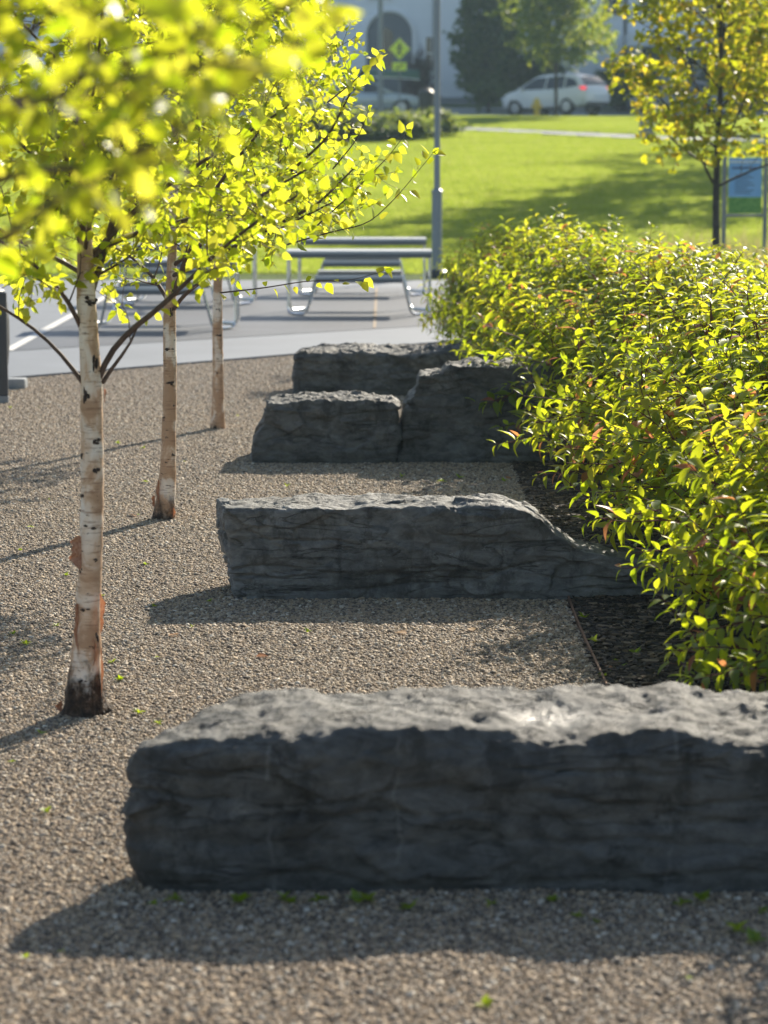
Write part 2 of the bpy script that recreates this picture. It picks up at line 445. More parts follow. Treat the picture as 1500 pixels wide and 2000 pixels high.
M['dark_steel'] = grain('dark_steel', (.035, .04, .05), (.05, .055, .065), (3, 3, 1), .4)
M['galv'] = grain('galv', (.2, .21, .22), (.28, .29, .3), (4, 4, 4), .5)
M['rust'] = grain('rust', (.10, .05, .03), (.22, .11, .06), (6, 2, 6), .8)
M['white_paint'] = grain('white_paint', (.80, .82, .85), (.85, .87, .89), (.6, .6, .6), .6)
M['trim_paint'] = grain('trim_paint', (.78, .79, .80), (.82, .83, .84), (1, 1, 1), .55)
M['found'] = grain('found', (.22, .24, .26), (.3, .32, .34), (4, 4, 4), .8)
M['roof'] = grain('roof', (.06, .06, .065), (.1, .1, .105), (3, 3, 3), .85)
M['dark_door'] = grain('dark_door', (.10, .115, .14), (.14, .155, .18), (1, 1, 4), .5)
M['window_glass'] = mat('window_glass', (.03, .035, .04), .08, 0, .6)
M['yellow_sign'] = mat('yellow_sign', (.80, .95, .04), .45)
M['black'] = mat('black', (.02, .02, .022), .5)
M['hydrant'] = grain('hydrant', (.70, .46, .03), (.80, .56, .05), (5, 5, 5), .5)
M['car_white'] = mat('car_white', (.88, .88, .89), .25); M['car_white'].node_tree.nodes['Principled BSDF'].inputs['Coat Weight'].default_value = .6
M['car_silver'] = mat('car_silver', (.36, .42, .48), .3, .3); M['car_silver'].node_tree.nodes['Principled BSDF'].inputs['Coat Weight'].default_value = .6
M['car_blue'] = mat('car_blue', (.16, .19, .24), .3, .3); M['car_blue'].node_tree.nodes['Principled BSDF'].inputs['Coat Weight'].default_value = .6
M['car_glass'] = mat('car_glass', (.03, .035, .04), .05, 0, .8)
M['tyre'] = mat('tyre', (.02, .02, .02), .8)
M['rim'] = mat('rim', (.5, .51, .53), .35, .8)
M['red_lamp'] = mat('red_lamp', (.75, .02, .03), .25)
_b = M['red_lamp'].node_tree.nodes['Principled BSDF']; _b.inputs['Emission Color'].default_value = (1, .03, .05, 1); _b.inputs['Emission Strength'].default_value = .5
M['canoe'] = grain('canoe', (.035, .10, .09), (.05, .13, .11), (1, 4, 4), .3)
M['poster_blue'] = grain('poster_blue', (.20, .44, .78), (.26, .50, .82), (2, 2, 2), .3)
M['poster_green'] = grain('poster_green', (.08, .26, .05), (.2, .4, .1), (9, 9, 9), .3)
M['poster_ink'] = mat('poster_ink', (.06, .11, .25), .4)
M['poster_white'] = mat('poster_white', (.75, .8, .85), .4)

# ------------------------------------------------------------------ terrain
KY = np.concatenate([[-30, 0, 20, 30, 38], np.arange(40, 131, 1.0), [150, 200, 300, 600]])
_cy = np.array([-30, 41, 44, 50, 60, 70, 80, 90, 100, 108, 120, 126, 140, 600.])
_cz = np.array([0, 0, .10, .40, .95, 1.46, 1.92, 2.40, 2.78, 3.05, 3.12, 3.9, 4.1, 6.])
def zt_raw(y): 
    s = 0
    for k in (-3, -1.5, 0, 1.5, 3): s = s + np.interp(np.asarray(y, float) + k, _cy, _cz) / 5
    return np.where(np.asarray(y) < 37.9, 0, s)
KZ = zt_raw(KY)
def zt(y): return np.interp(y, KY, KZ)
xs = np.concatenate([[-400, -150, -60], np.arange(-30, 31, 5.0), [60, 150, 400]])
XX, YY = np.meshgrid(xs, KY); ZZ = zt(YY)
V = np.stack([XX, YY, ZZ], -1).reshape(-1, 3); nx = len(xs)
ii = np.arange(len(KY) - 1)[:, None] * nx + np.arange(nx - 1)[None, :]
Fq = np.stack([ii, ii + 1, ii + nx + 1, ii + nx], -1).reshape(-1, 4)
tag(build('ground', V, Fq, M['grass_ground']), kind='structure')
def sheet(name, poly, z, m, bevel=0):
    """flat polygon sheet on the level part of the site"""
    mb = MB(); n = len(poly)
    mb.add([(x, y, z) for x, y in poly], [tuple(range(n))])
    o = mb.build(name, m); 
    if o.data.polygons[0].normal.z < 0: o.data.flip_normals()
    if bevel:
        me = o.data; vs = [tuple(v_.co) for v_ in me.vertices]; fs = [tuple(p_.vertices) for p_ in me.polygons]
        lo = [(x, y, z - bevel) for x, y, _ in vs]; ring = fs[0]; k = len(vs)
        fs += [(ring[i], ring[i] + k, ring[(i + 1) % k] + k, ring[(i + 1) % k]) for i in range(k)]
        me.clear_geometry(); me.from_pydata(vs + lo, [], fs)
    return tag(o, kind='structure')
e0 = G(0, 745); e1 = G(570, 697); sl = (e1[1] - e0[1]) / (e1[0] - e0[0])     # gravel / paving edge
edge = lambda x: e0[1] + sl * (x - e0[0])
f0 = G(23, 692); f1 = G(847, 641); sl2 = (f1[1] - f0[1]) / (f1[0] - f0[0])
edge2 = lambda x: f0[1] + sl2 * (x - f0[0])
XE = .815                                                                   # steel edging between gravel and bed
sheet('gravel_bed', [(-9, 2), (6, 2), (6, 7.8), (XE, 7.8), (XE, edge(XE)), (-9, edge(-9))], .004, M['gravel_sheet'])
sheet('mulch_bed', [(XE, 7.8), (6, 7.8), (6, 36), (2.2, 34), (XE, edge(XE))], .004, M['mulch_sheet'])
sheet('concrete_path', [(-14, edge(-14)), (XE, edge(XE)), (2.2, 34.2), (2.2, 39.8), (-14, 39.8)], .030, M['concrete'], .03)
sheet('paved_terrace', [(-3.56, edge2(-3.56)), (1.6, edge2(1.6)), (1.6, 37.6), (-3.56, 37.6)], .034, M['paver'])
sheet('kerb_strip', [(-3.66, edge2(-3.66)), (-3.56, edge2(-3.56)), (-3.56, 37.6), (-3.66, 37.6)], .038, M['pale_paving'])
sheet('paving_joint', [(-.12, edge2(-.12) + .1), (-.085, edge2(-.085) + .1), (-.085, 37.6), (-.12, 37.6)], .038, M['joint'])
sheet('soil_strip', [(-9, 40.0), (-1.4, 40.0), (-1.3, 41.0), (-9, 41.2)], .012, M['soil'])
def strip(name, pts, w, lift, m):
    """a path that follows the terrain; pts in plan"""
    P = []
    for (a, b) in zip(pts[:-1], pts[1:]):
        n = max(2, int(math.dist(a, b) / .25))
        P += [(a[0] + (b[0] - a[0]) * i / n, a[1] + (b[1] - a[1]) * i / n) for i in range(n)]
    P.append(pts[-1]); P = np.array(P)
    T = np.gradient(P, axis=0); T /= np.linalg.norm(T, axis=1)[:, None]; N = np.stack([-T[:, 1], T[:, 0]], 1)
    k = 9; rows = [P + N * w * (j / (k - 1) - .5) for j in range(k)]
    V = np.stack(rows, 1).reshape(-1, 2); V = np.column_stack([V, zt(V[:, 1]) + lift])
    n = len(P); i2 = np.arange(n - 1)[:, None] * k + np.arange(k - 1)[None]
    F = np.stack([i2, i2 + k, i2 + k + 1, i2 + 1], -1).reshape(-1, 4)[:, ::-1]
    o = build(name, V, F, m)
    return tag(o, kind='structure')
strip('footpath', [(1.6, 93.5), (3, 92), (5.2, 89.0), (8.0, 85.6), (12, 82.5), (20, 80)], 1.5, .03, M['concrete'])
strip('road', [(-90, 114.6), (90, 114.6)], 8.0, .03, M['asphalt'])
strip('bounce_pavement', [(-90, 121.2), (90, 121.2)], 4.6, .05, M['pale_paving'])  # unseen pale strip, added to bounce sunlight onto the shaded house front

# ------------------------------------------------------------------ gravel and mulch (stuff)
def ico():
    p = (1 + 5 ** .5) / 2
    v = np.array([(-1, p, 0), (1, p, 0), (-1, -p, 0), (1, -p, 0), (0, -1, p), (0, 1, p), (0, -1, -p), (0, 1, -p), (p, 0, -1), (p, 0, 1), (-p, 0, -1), (-p, 0, 1)], float)
    f = np.array([(0, 11, 5), (0, 5, 1), (0, 1, 7), (0, 7, 10), (0, 10, 11), (1, 5, 9), (5, 11, 4), (11, 10, 2), (10, 7, 6), (7, 1, 8), (3, 9, 4), (3, 4, 2), (3, 2, 6), (3, 6, 8), (3, 8, 9), (4, 9, 5), (2, 4, 11), (6, 2, 10), (8, 6, 7), (9, 8, 1)])
    return v / np.linalg.norm(v[0]), f
IV, IF = ico()
def rot_z(a):
    c, s = np.cos(a), np.sin(a); z = np.zeros_like(a); o = np.ones_like(a)
    return np.stack([np.stack([c, -s, z], -1), np.stack([s, c, z], -1), np.stack([z, z, o], -1)], -2)
def rot_x(a):
    c, s = np.cos(a), np.sin(a); z = np.zeros_like(a); o = np.ones_like(a)
    return np.stack([np.stack([o, z, z], -1), np.stack([z, c, -s], -1), np.stack([z, s, c], -1)], -2)
def tile(kind, size, n, seed):
    r = np.random.default_rng(seed)
    g = int(math.sqrt(n)); n = g * g
    gx, gy = np.meshgrid(np.arange(g), np.arange(g))
    c = (np.stack([gx.ravel(), gy.ravel()], 1) + .5 + r.uniform(-.48, .48, (n, 2))) / g * size - size / 2
    if kind == 'pebble':
        s = np.clip(r.lognormal(math.log(.0036), .45, n), .0018, .012)
        ax = np.stack([s * r.uniform(.85, 1.5, n), s * r.uniform(.75, 1.1, n), s * r.uniform(.5, .85, n)], 1)
        B = IV[None] * ax[:, None, :] * (1 + r.uniform(-.16, .16, (n, 12, 1)))
        tilt = r.normal(0, .45, n)
        z = r.uniform(.0, .006, n) + .25 * s
        Fb = IF
    else:
        L = r.uniform(.008, .032, n); ax = np.stack([L, r.uniform(.002, .007, n), r.uniform(.0008, .003, n)], 1)
        bx = np.array([(-1, -.8, -1), (1, -1, -1), (.9, 1, -1), (-1, .9, -1), (-1, -.8, 1), (1, -1, 1), (.9, 1, 1), (-1, .9, 1)], float)
        B = bx[None] * ax[:, None, :]
        tilt = r.normal(0, .5, n); z = r.uniform(.004, .022, n)
        Fb = np.array([(3, 2, 1, 0), (4, 5, 6, 7), (0, 1, 5, 4), (1, 2, 6, 5), (2, 3, 7, 6), (3, 0, 4, 7)])
    Rm = np.einsum('nij,njk->nik', rot_z(r.uniform(0, 6.283, n)), rot_x(tilt))
    Vt = np.einsum('nij,nkj->nki', Rm, B) + np.column_stack([c, z])[:, None, :]
    k = B.shape[1]
    Ft = (Fb[None] + (np.arange(n) * k)[:, None, None]).reshape(-1, Fb.shape[1])
    at = np.repeat(r.uniform(0, 1, n), len(Fb))
    return Vt.reshape(-1, 3), Ft, at
def scatter_tiles(name, centres, kind, size, n, m, variants=4, z=.004):
    coll = bpy.data.collections.new(name + '_tiles')
    for i in range(variants):
        Vt, Ft, at = blades(size, n, 100 + i) if kind == 'blade' else tile(kind, size, n, 100 + i)
        o = build(name + '_tile', Vt, Ft, m, smooth=(kind == 'pebble'), attr=at)
        COL.objects.unlink(o); coll.objects.link(o)
    me = bpy.data.meshes.new(name)
    me.from_pydata([(c[0], c[1], c[2] if len(c) > 2 else z) for c in centres], [], [])
    o = bpy.data.objects.new(name, me); COL.objects.link(o)
    ng = bpy.data.node_groups.new(name, 'GeometryNodeTree')
    ng.interface.new_socket('Geometry', in_out='INPUT', socket_type='NodeSocketGeometry')
    ng.interface.new_socket('Geometry', in_out='OUTPUT', socket_type='NodeSocketGeometry')
    gi = ng.nodes.new('NodeGroupInput'); go = ng.nodes.new('NodeGroupOutput')
    ci = ng.nodes.new('GeometryNodeCollectionInfo'); ci.inputs[0].default_value = coll
    ci.inputs['Separate Children'].default_value = True; ci.inputs['Reset Children'].default_value = True
    ip = ng.nodes.new('GeometryNodeInstanceOnPoints'); ip.inputs['Pick Instance'].default_value = True
    ri = ng.nodes.new('FunctionNodeRandomValue'); ri.data_type = 'INT'
    ri.inputs[4].default_value = 0; ri.inputs[5].default_value = variants - 1; ri.inputs['Seed'].default_value = 3
    rr = ng.nodes.new('FunctionNodeRandomValue'); rr.data_type = 'INT'
    rr.inputs[4].default_value = 0; rr.inputs[5].default_value = 3; rr.inputs['Seed'].default_value = 9
    mu = ng.nodes.new('ShaderNodeMath'); mu.operation = 'MULTIPLY'; mu.inputs[1].default_value = math.pi / 2
    cx = ng.nodes.new('ShaderNodeCombineXYZ')
    L = ng.links.new
    L(gi.outputs[0], ip.inputs['Points']); L(ci.outputs[0], ip.inputs['Instance'])
    L(ri.outputs[2], ip.inputs['Instance Index']); L(rr.outputs[2], mu.inputs[0]); L(mu.outputs[0], cx.inputs[2])
    L(cx.outputs[0], ip.inputs['Rotation']); L(ip.outputs[0], go.inputs[0])
    md = o.modifiers.new('scatter', 'NODES'); md.node_group = ng
    return tag(o, kind='stuff')
def tiles(x0, x1, y0, y1, size, ok):
    out = []
    for i in range(int(round((x1 - x0) / size))):
        for j in range(int(round((y1 - y0) / size))):
            x, y = x0 + (i + .5) * size, y0 + (j + .5) * size
            if ok(x, y): out.append((x, y))
    return out
S = .5
gc = tiles(XE - 13 * S, XE + 3 * S, 4.8, 28.3, S, lambda x, y: abs(x) < .145 * y + .9 and y < edge(x) + .3 and (x < XE or y < 7.8))
g = scatter_tiles('gravel', gc, 'pebble', S, 7400, M['pebble'])
tag(g, 'loose tan and grey pea gravel around the boulders', 'gravel')
mc = tiles(XE, XE + 7 * S, 7.8, 27.3, S, lambda x, y: abs(x) < .145 * y + .9)
g = scatter_tiles('mulch', mc, 'chip', S, 1500, M['mulch_chip'], 3)
tag(g, 'dark shredded bark mulch under the shrubs', 'mulch')

def blades(size, n, seed):
    r = np.random.default_rng(seed); c = r.uniform(-size / 2, size / 2, (n, 2)); h = r.uniform(.05, .10, n); w = r.uniform(.004, .008, n)
    az = r.uniform(0, 6.283, n); side = np.stack([np.cos(az), np.sin(az)], 1); ln = r.normal(0, .35, (n, 2)) * h[:, None]
    z = np.full(n, -.035)
    a_ = np.column_stack([c - side * w[:, None], z]); b_ = np.column_stack([c + side * w[:, None], z])
    t1 = np.column_stack([c + ln + side * w[:, None] * .3, h - .02]); t2 = np.column_stack([c + ln - side * w[:, None] * .3, h - .02])
    V = np.stack([a_, b_, t1, t2], 1).reshape(-1, 3); F = np.arange(4 * n).reshape(-1, 4)
    cl = noise3(np.column_stack([c * 2.5, np.zeros(n)]), seed)
    return V, F, np.clip(r.uniform(0, 1, n) * .8 + .1 + cl * .5, 0, 1)
lt_ = tiles(-20, 30, 41.4, 110, 1.0, lambda x, y: abs(x) < .145 * y + 1.2 and not (-9.5 < x < -.9 and y < 41.6))
def on_path(x, y):
    pp = [(1.6, 93.5), (3, 92), (5.2, 89.0), (8.0, 85.6), (12, 82.5), (20, 80)]
    for (ax, ay), (bx, by) in zip(pp[:-1], pp[1:]):
        t = np.clip(((x - ax) * (bx - ax) + (y - ay) * (by - ay)) / ((bx - ax) ** 2 + (by - ay) ** 2), 0, 1)
        if math.hypot(x - ax - t * (bx - ax), y - ay - t * (by - ay)) < 1.15: return True
    return False
lt_ = [(x, y, float(zt(y))) for x, y in lt_ if not on_path(x, y)]
g = scatter_tiles('lawn_grass', lt_, 'blade', 1.0, 1700, M['lawn_blade'], 4)
tag(g, 'short bright green lawn grass on the rising slope', 'grass')

# ------------------------------------------------------------------ boulders
def boulder(name, label, x0, x1, y0, depth, H, top=None, tone=1.0, tamp=.010, tfr=(16, 24, 16), fac=1.0, veins=(), pale=.5, left=None, r=.035, res=.008, seed=1, rough=.012, pits=0.0, layers=None, wet=None, rz=0.0, group=None, xl_back=0.0, lean=0.0, zcut=-.06, frontf=None):
    L = x1 - x0; Hh = H - zcut
    n = [max(6, int(L / res)), max(6, int(depth / (res * 1.25))), max(6, int(Hh / res))]
    pts = []; faces = []
    def grid(fix, val, a, b):
        ia, ib = np.meshgrid(np.arange(n[a] + 1), np.arange(n[b] + 1), indexing='ij')
        P = np.zeros((ia.size, 3), int); P[:, a] = ia.ravel(); P[:, b] = ib.ravel(); P[:, fix] = val
        w = n[b] + 1; q = (np.arange(n[a])[:, None] * w + np.arange(n[b])[None]).ravel()
        return P, np.stack([q, q + w, q + w + 1, q + 1], 1)
    base = 0
    for fix, val, a, b, flip in ((1, 0, 0, 2, 0), (1, n[1], 0, 2, 1), (0, 0, 1, 2, 1), (0, n[0], 1, 2, 0), (2, n[2], 0, 1, 0)):
        P, Fq = grid(fix, val, a, b)
        if flip: Fq = Fq[:, ::-1]
        pts.append(P); faces.append(Fq + base); base += len(P)
    P = np.concatenate(pts); Fq = np.concatenate(faces)
    U, inv = np.unique(P, axis=0, return_inverse=True); inv = inv.ravel(); Fq = inv[Fq]
    T = U / np.array(n)[None]
    h = np.array([L / 2, depth / 2, Hh / 2])
    p = (T * 2 - 1) * h
    # rounded box with uneven rounding
    rr = r * (1 + .6 * noise3(p * 3.1, seed + 5))[:, None]
    q = np.clip(p, -(h - rr), h - rr)
    d = p - q; ln = np.linalg.norm(d, axis=1)[:, None]; N = d / np.maximum(ln, 1e-9)
    p = np.where(ln > 1e-9, q + N * np.minimum(ln, rr), p)
    p = p + h  # 0..L, 0..D, 0..Hh
    x = p[:, 0] + x0; v = p[:, 1] / depth; w = p[:, 2] / Hh
    # profile of the top along x
    tp = np.interp(x, [a for a, _ in top], [b for _, b in top]) if top else np.full(len(x), H)
    tp = tp + .008 * noise1(x, seed + 11, 3.0) + .006 * noise1(x, seed + 12, 8.0)
    z = zcut + w * (tp - zcut)
    yy = y0 + p[:, 1]
    if frontf: yy = yy + (1 - v) * np.interp(x, [a for a, _ in frontf], [b for _, b in frontf])
    # the left end leans and its back corner is cut away
    fl = 1 - sstep(0, .55, (x - x0) / min(L, 1.0))
    x = x + fl * (xl_back * v ** 1.6 + lean * np.clip(w, 0, 1))
    if left: x = x + fl * np.interp(z, [a for a, _ in left], [b for _, b in left])
    p = np.stack([x, yy, z], 1)
    side = 1 - np.clip(N[:, 2], 0, 1) ** 2
    topm = np.clip(N[:, 2], 0, 1)
    off = .035 * fbm(p * np.array([1.6, 1.6, 2.4]), 3, seed) + rough * fbm(p * 9, 4, seed + 3)
    # bedding ledges
    layers = layers or sorted(np.random.default_rng(seed).uniform(.03, H, 6))
    lr = np.random.default_rng(seed + 77)
    led = np.zeros(len(p)); crack = np.zeros(len(p))
    for i, zl in enumerate(layers):
        zb = zl + .05 * noise1(x + yy * .6, seed + 20 + i, 1.9) + .022 * noise1(x + yy, seed + 40 + i, 6.5) + .004 * noise1(x + yy, seed + 60 + i, 24)
        amp = lr.uniform(-.010, .010)
        led += amp * sstep(-.008, .008, z - zb)
        mk = sstep(-.05, .2, noise1(x + yy, seed + 80 + i, 2.0) + .04)
        crack += mk * np.exp(-((z - zb) / .005) ** 2) * (.018 + .010 * noise1(x, seed + 90 + i, 9))
    # a few vertical joints
    for k in range(2):
        xk = x0 + L * lr.uniform(.15, .95)
        xb = xk + .03 * noise1(z, seed + 120 + k, 6) + .008 * noise1(z, seed + 130 + k, 25)
        za = lr.uniform(0, H * .6)
        crack += .009 * np.exp(-((x - xb) / .006) ** 2) * sstep(za, za + .05, z) * sstep(za + .28, za + .22, z)
    wp = p + .03 * np.stack([noise3(p * 7, seed + 200), noise3(p * 7, seed + 201), noise3(p * 7, seed + 202)], 1)
    off = off + side * (led - crack + 0.021 * facet(wp * np.array([3.2, 3.2, 8]), seed + 210) + .006 * facet(wp * np.array([10, 10, 24]), seed + 220))
    off = off + topm * (fac * (.020 * facet(wp * np.array([5, 8, 5]), seed + 230) + .011 * facet(wp * np.array([14, 20, 14]), seed + 240)))
    # top: hummocks and pits
    tb = fbm(p * np.array(tfr), 5, seed + 31, .6) + .6 * (.3 - np.abs(noise3(p * np.array([5, 9, 5]), seed + 36)))
    off = off + topm * (tamp * tb - pits * sstep(.12, .45, noise3(p * np.array([15, 20, 15]), seed + 8)))
    p = p + N * off[:, None]
    c = np.array([(x0 + x1) / 2, y0 + depth / 2, 0])
    wl = None if wet is None else tuple(np.array(wet) - c)
    o = build(name, p, Fq, rock_mat(name + '_stone', wl, tone, [q - c[0] for q in veins], pale), off=c)
    o.location = c; o.rotation_euler = (0, 0, rz)
    return tag(o, label, 'boulder', group)
GRP = 'quarried seating boulders set in the gravel'
a = G(290, 1742); y1 = a[1]
wetp = A(1060, 1412, y1 + .24)
boulder('boulder', 'large blurred dark boulder nearest the camera with a wet patch on top', -.715, 1.26, y1 - .05, .68, .445, pits=.0, seed=3, r=.085, rough=.012, tamp=.007, tfr=(15, 22, 15), fac=.45, tone=.88, veins=(.04, .77, -.3), res=.0085,
        top=[(-.75, .41), (-.35, .44), (.1, .45), (.5, .445), (1.0, .435), (1.8, .41)], left=[(0, .04), (.1, -.0), (.17, -.02), (.26, .01), (.34, -.01), (.42, .0)],
        layers=[.045, .13, .20, .27, .345], wet=tuple(wetp), group=GRP, xl_back=.36)
b = G(460, 1174)
boulder('boulder', 'long flat-topped grey boulder with stained face and a sloping right end', -.69, 1.36, b[1], .40, .42, seed=11, r=.016, rough=.009, res=.006,
        top=[(-.8, .405), (-.4, .41), (.1, .418), (.55, .415), (.62, .405), (.69, .375), (.77, .28), (.86, .228), (1.0, .205), (1.2, .185), (1.4, .13)],
        left=[(0, .04), (.12, .02), (.2, .01), (.42, -.01)], layers=[.05, .10, .125, .15, .29], group=GRP, tone=1.45, pale=.75, tamp=.005, fac=.6, xl_back=-.06)
c3 = G(600, 906)
boulder('boulder', 'low dark boulder with slanted left end, left of the taller one', tone=1.05, x0=-.85, x1=.085, y0=c3[1] - .05, depth=.55, H=.41, seed=23, r=.018, rough=.01, res=.0085,
        top=[(-.9, .385), (-.6, .40), (-.1, .395), (.05, .385), (.11, .34)], left=[(0, .0), (.14, .03), (.25, .08), (.4, .12)], layers=[.05, .115, .18, .26, .33], group=GRP)
boulder('boulder', 'taller stepped dark boulder running right beneath the shrubs', .105, 1.3, c3[1] - .02, .62, .6, seed=31, r=.018, rough=.011, res=.009,
        top=[(0, .50), (.12, .545), (.27, .565), (.31, .60), (.6, .62), (1.3, .6)], left=[(0, -.03), (.06, -.04), (.09, .0), (.28, .02), (.40, .05), (.45, .085), (.6, .13)],
        layers=[.06, .11, .2, .29, .38, .45, .52], group=GRP)
d4 = G(600, 776)
boulder('boulder', 'rearmost broad flat boulder with pale top beside the paving', -.72, 1.1, d4[1], .7, .36, seed=47, r=.04, rough=.012, res=.010,
        top=[(-.8, .33), (-.5, .36), (.2, .355), (.6, .37), (1.1, .37)], left=[(0, .0), (.36, .03)], layers=[.07, .14, .2, .27], group=GRP)

# ------------------------------------------------------------------ plants: tubes and leaves as arrays
class QM:
    """quad mesh accumulator in numpy"""
    def __init__(s): s.v = []; s.f = []; s.a = []; s.n = 0
    def add(s, V, F, at): s.v.append(V); s.f.append(F + s.n); s.a.append(at); s.n += len(V)
    def tube(s, P, rad, k=5, wob=0.0, seed=0):
        P = np.asarray(P, float); n = len(P)
        T = np.gradient(P, axis=0); T /= np.linalg.norm(T, axis=1)[:, None] + 1e-12
        up = np.array([0, 0, 1.]) if abs(T[0, 2]) < .85 else np.array([0, 1., 0])
        X = np.cross(T, up); X /= np.linalg.norm(X, axis=1)[:, None] + 1e-12; Y = np.cross(X, T)
        a = np.arange(k) * 2 * math.pi / k
        rad = np.asarray(rad, float)[:, None, None] if np.ndim(rad) else np.full((n, 1, 1), rad)
        if wob: rad = rad * (1 + wob * noise3(np.stack([np.repeat(np.arange(n) * .45, k), np.tile(np.cos(a) * 1.3, n), np.tile(np.sin(a) * 1.3, n)], 1), seed).reshape(n, k, 1))
        V = P[:, None] + rad * (X[:, None] * np.cos(a)[None, :, None] + Y[:, None] * np.sin(a)[None, :, None])
        i = np.arange(n - 1)[:, None] * k; j = np.arange(k)[None]; j2 = (j + 1) % k
        F = np.stack([i + j, i + j2, i + j2 + k, i + j + k], -1).reshape(-1, 4)
        s.add(V.reshape(-1, 3), F, np.zeros(len(F)))
    def build(s, name, m, parent=None, off=None, smooth=True):
        if not s.v: return None
        return build(name, np.concatenate(s.v), np.concatenate(s.f), m, parent, smooth, np.concatenate(s.a), off)
def leaf_template(S, W, fold, droop):
    rows = [];
    for s_, w_ in zip(S, W):
        z = -droop * s_ * s_
        rows += [(s_, -w_, z + fold * w_), (s_, 0, z), (s_, w_, z + fold * w_)]
    F = []
    for i in range(len(S) - 1):
        for j in range(2):
            a = i * 3 + j; F.append((a, a + 3, a + 4, a + 1))
    return np.array(rows, float), np.array(F)
BIRCH = leaf_template([0, .22, .55, 1], [.05, .34, .30, .01], .25, .12)
DOG = leaf_template([0, .2, .45, .75, 1], [.03, .165, .205, .115, .006], .45, .42)
MAPLE = leaf_template([0, .3, .6, 1], [.1, .5, .42, .02], .2, .2)
CLUMP = leaf_template([0, .35, 1], [.15, .42, .03], .3, .25)
def place_leaves(qm, tmpl, P, D, N, S, at):
    P, D, N = (np.asarray(q, float) for q in (P, D, N))
    if len(P) == 0: return
    D = D / (np.linalg.norm(D, axis=1)[:, None] + 1e-9)
    N = N - D * np.einsum('ij,ij->i', N, D)[:, None]; N /= np.linalg.norm(N, axis=1)[:, None] + 1e-9
    B = np.cross(N, D); Tv, Tf = tmpl
    V = P[:, None] + np.asarray(S)[:, None, None] * (Tv[None, :, 0:1] * D[:, None] + Tv[None, :, 1:2] * B[:, None] + Tv[None, :, 2:3] * N[:, None])
    k = len(Tv); F = (Tf[None] + (np.arange(len(P)) * k)[:, None, None]).reshape(-1, 4)
    qm.add(V.reshape(-1, 3), F, np.repeat(at, len(Tf)))
def unit(v): v = np.asarray(v, float); return v / (np.linalg.norm(v) + 1e-12)
def resample(P, step):
    P = np.asarray(P, float); d = np.linalg.norm(np.diff(P, axis=0), axis=1); s = np.concatenate([[0], np.cumsum(d)])
    n = max(3, int(s[-1] / step) + 1); q = np.linspace(0, s[-1], n)
    # smooth (Catmull-like) by interpolating and blurring
    Q = np.stack([np.interp(q, s, P[:, i]) for i in range(3)], 1)
    for _ in range(2): Q[1:-1] = .25 * Q[:-2] + .5 * Q[1:-1] + .25 * Q[2:]
    return Q, s[-1]

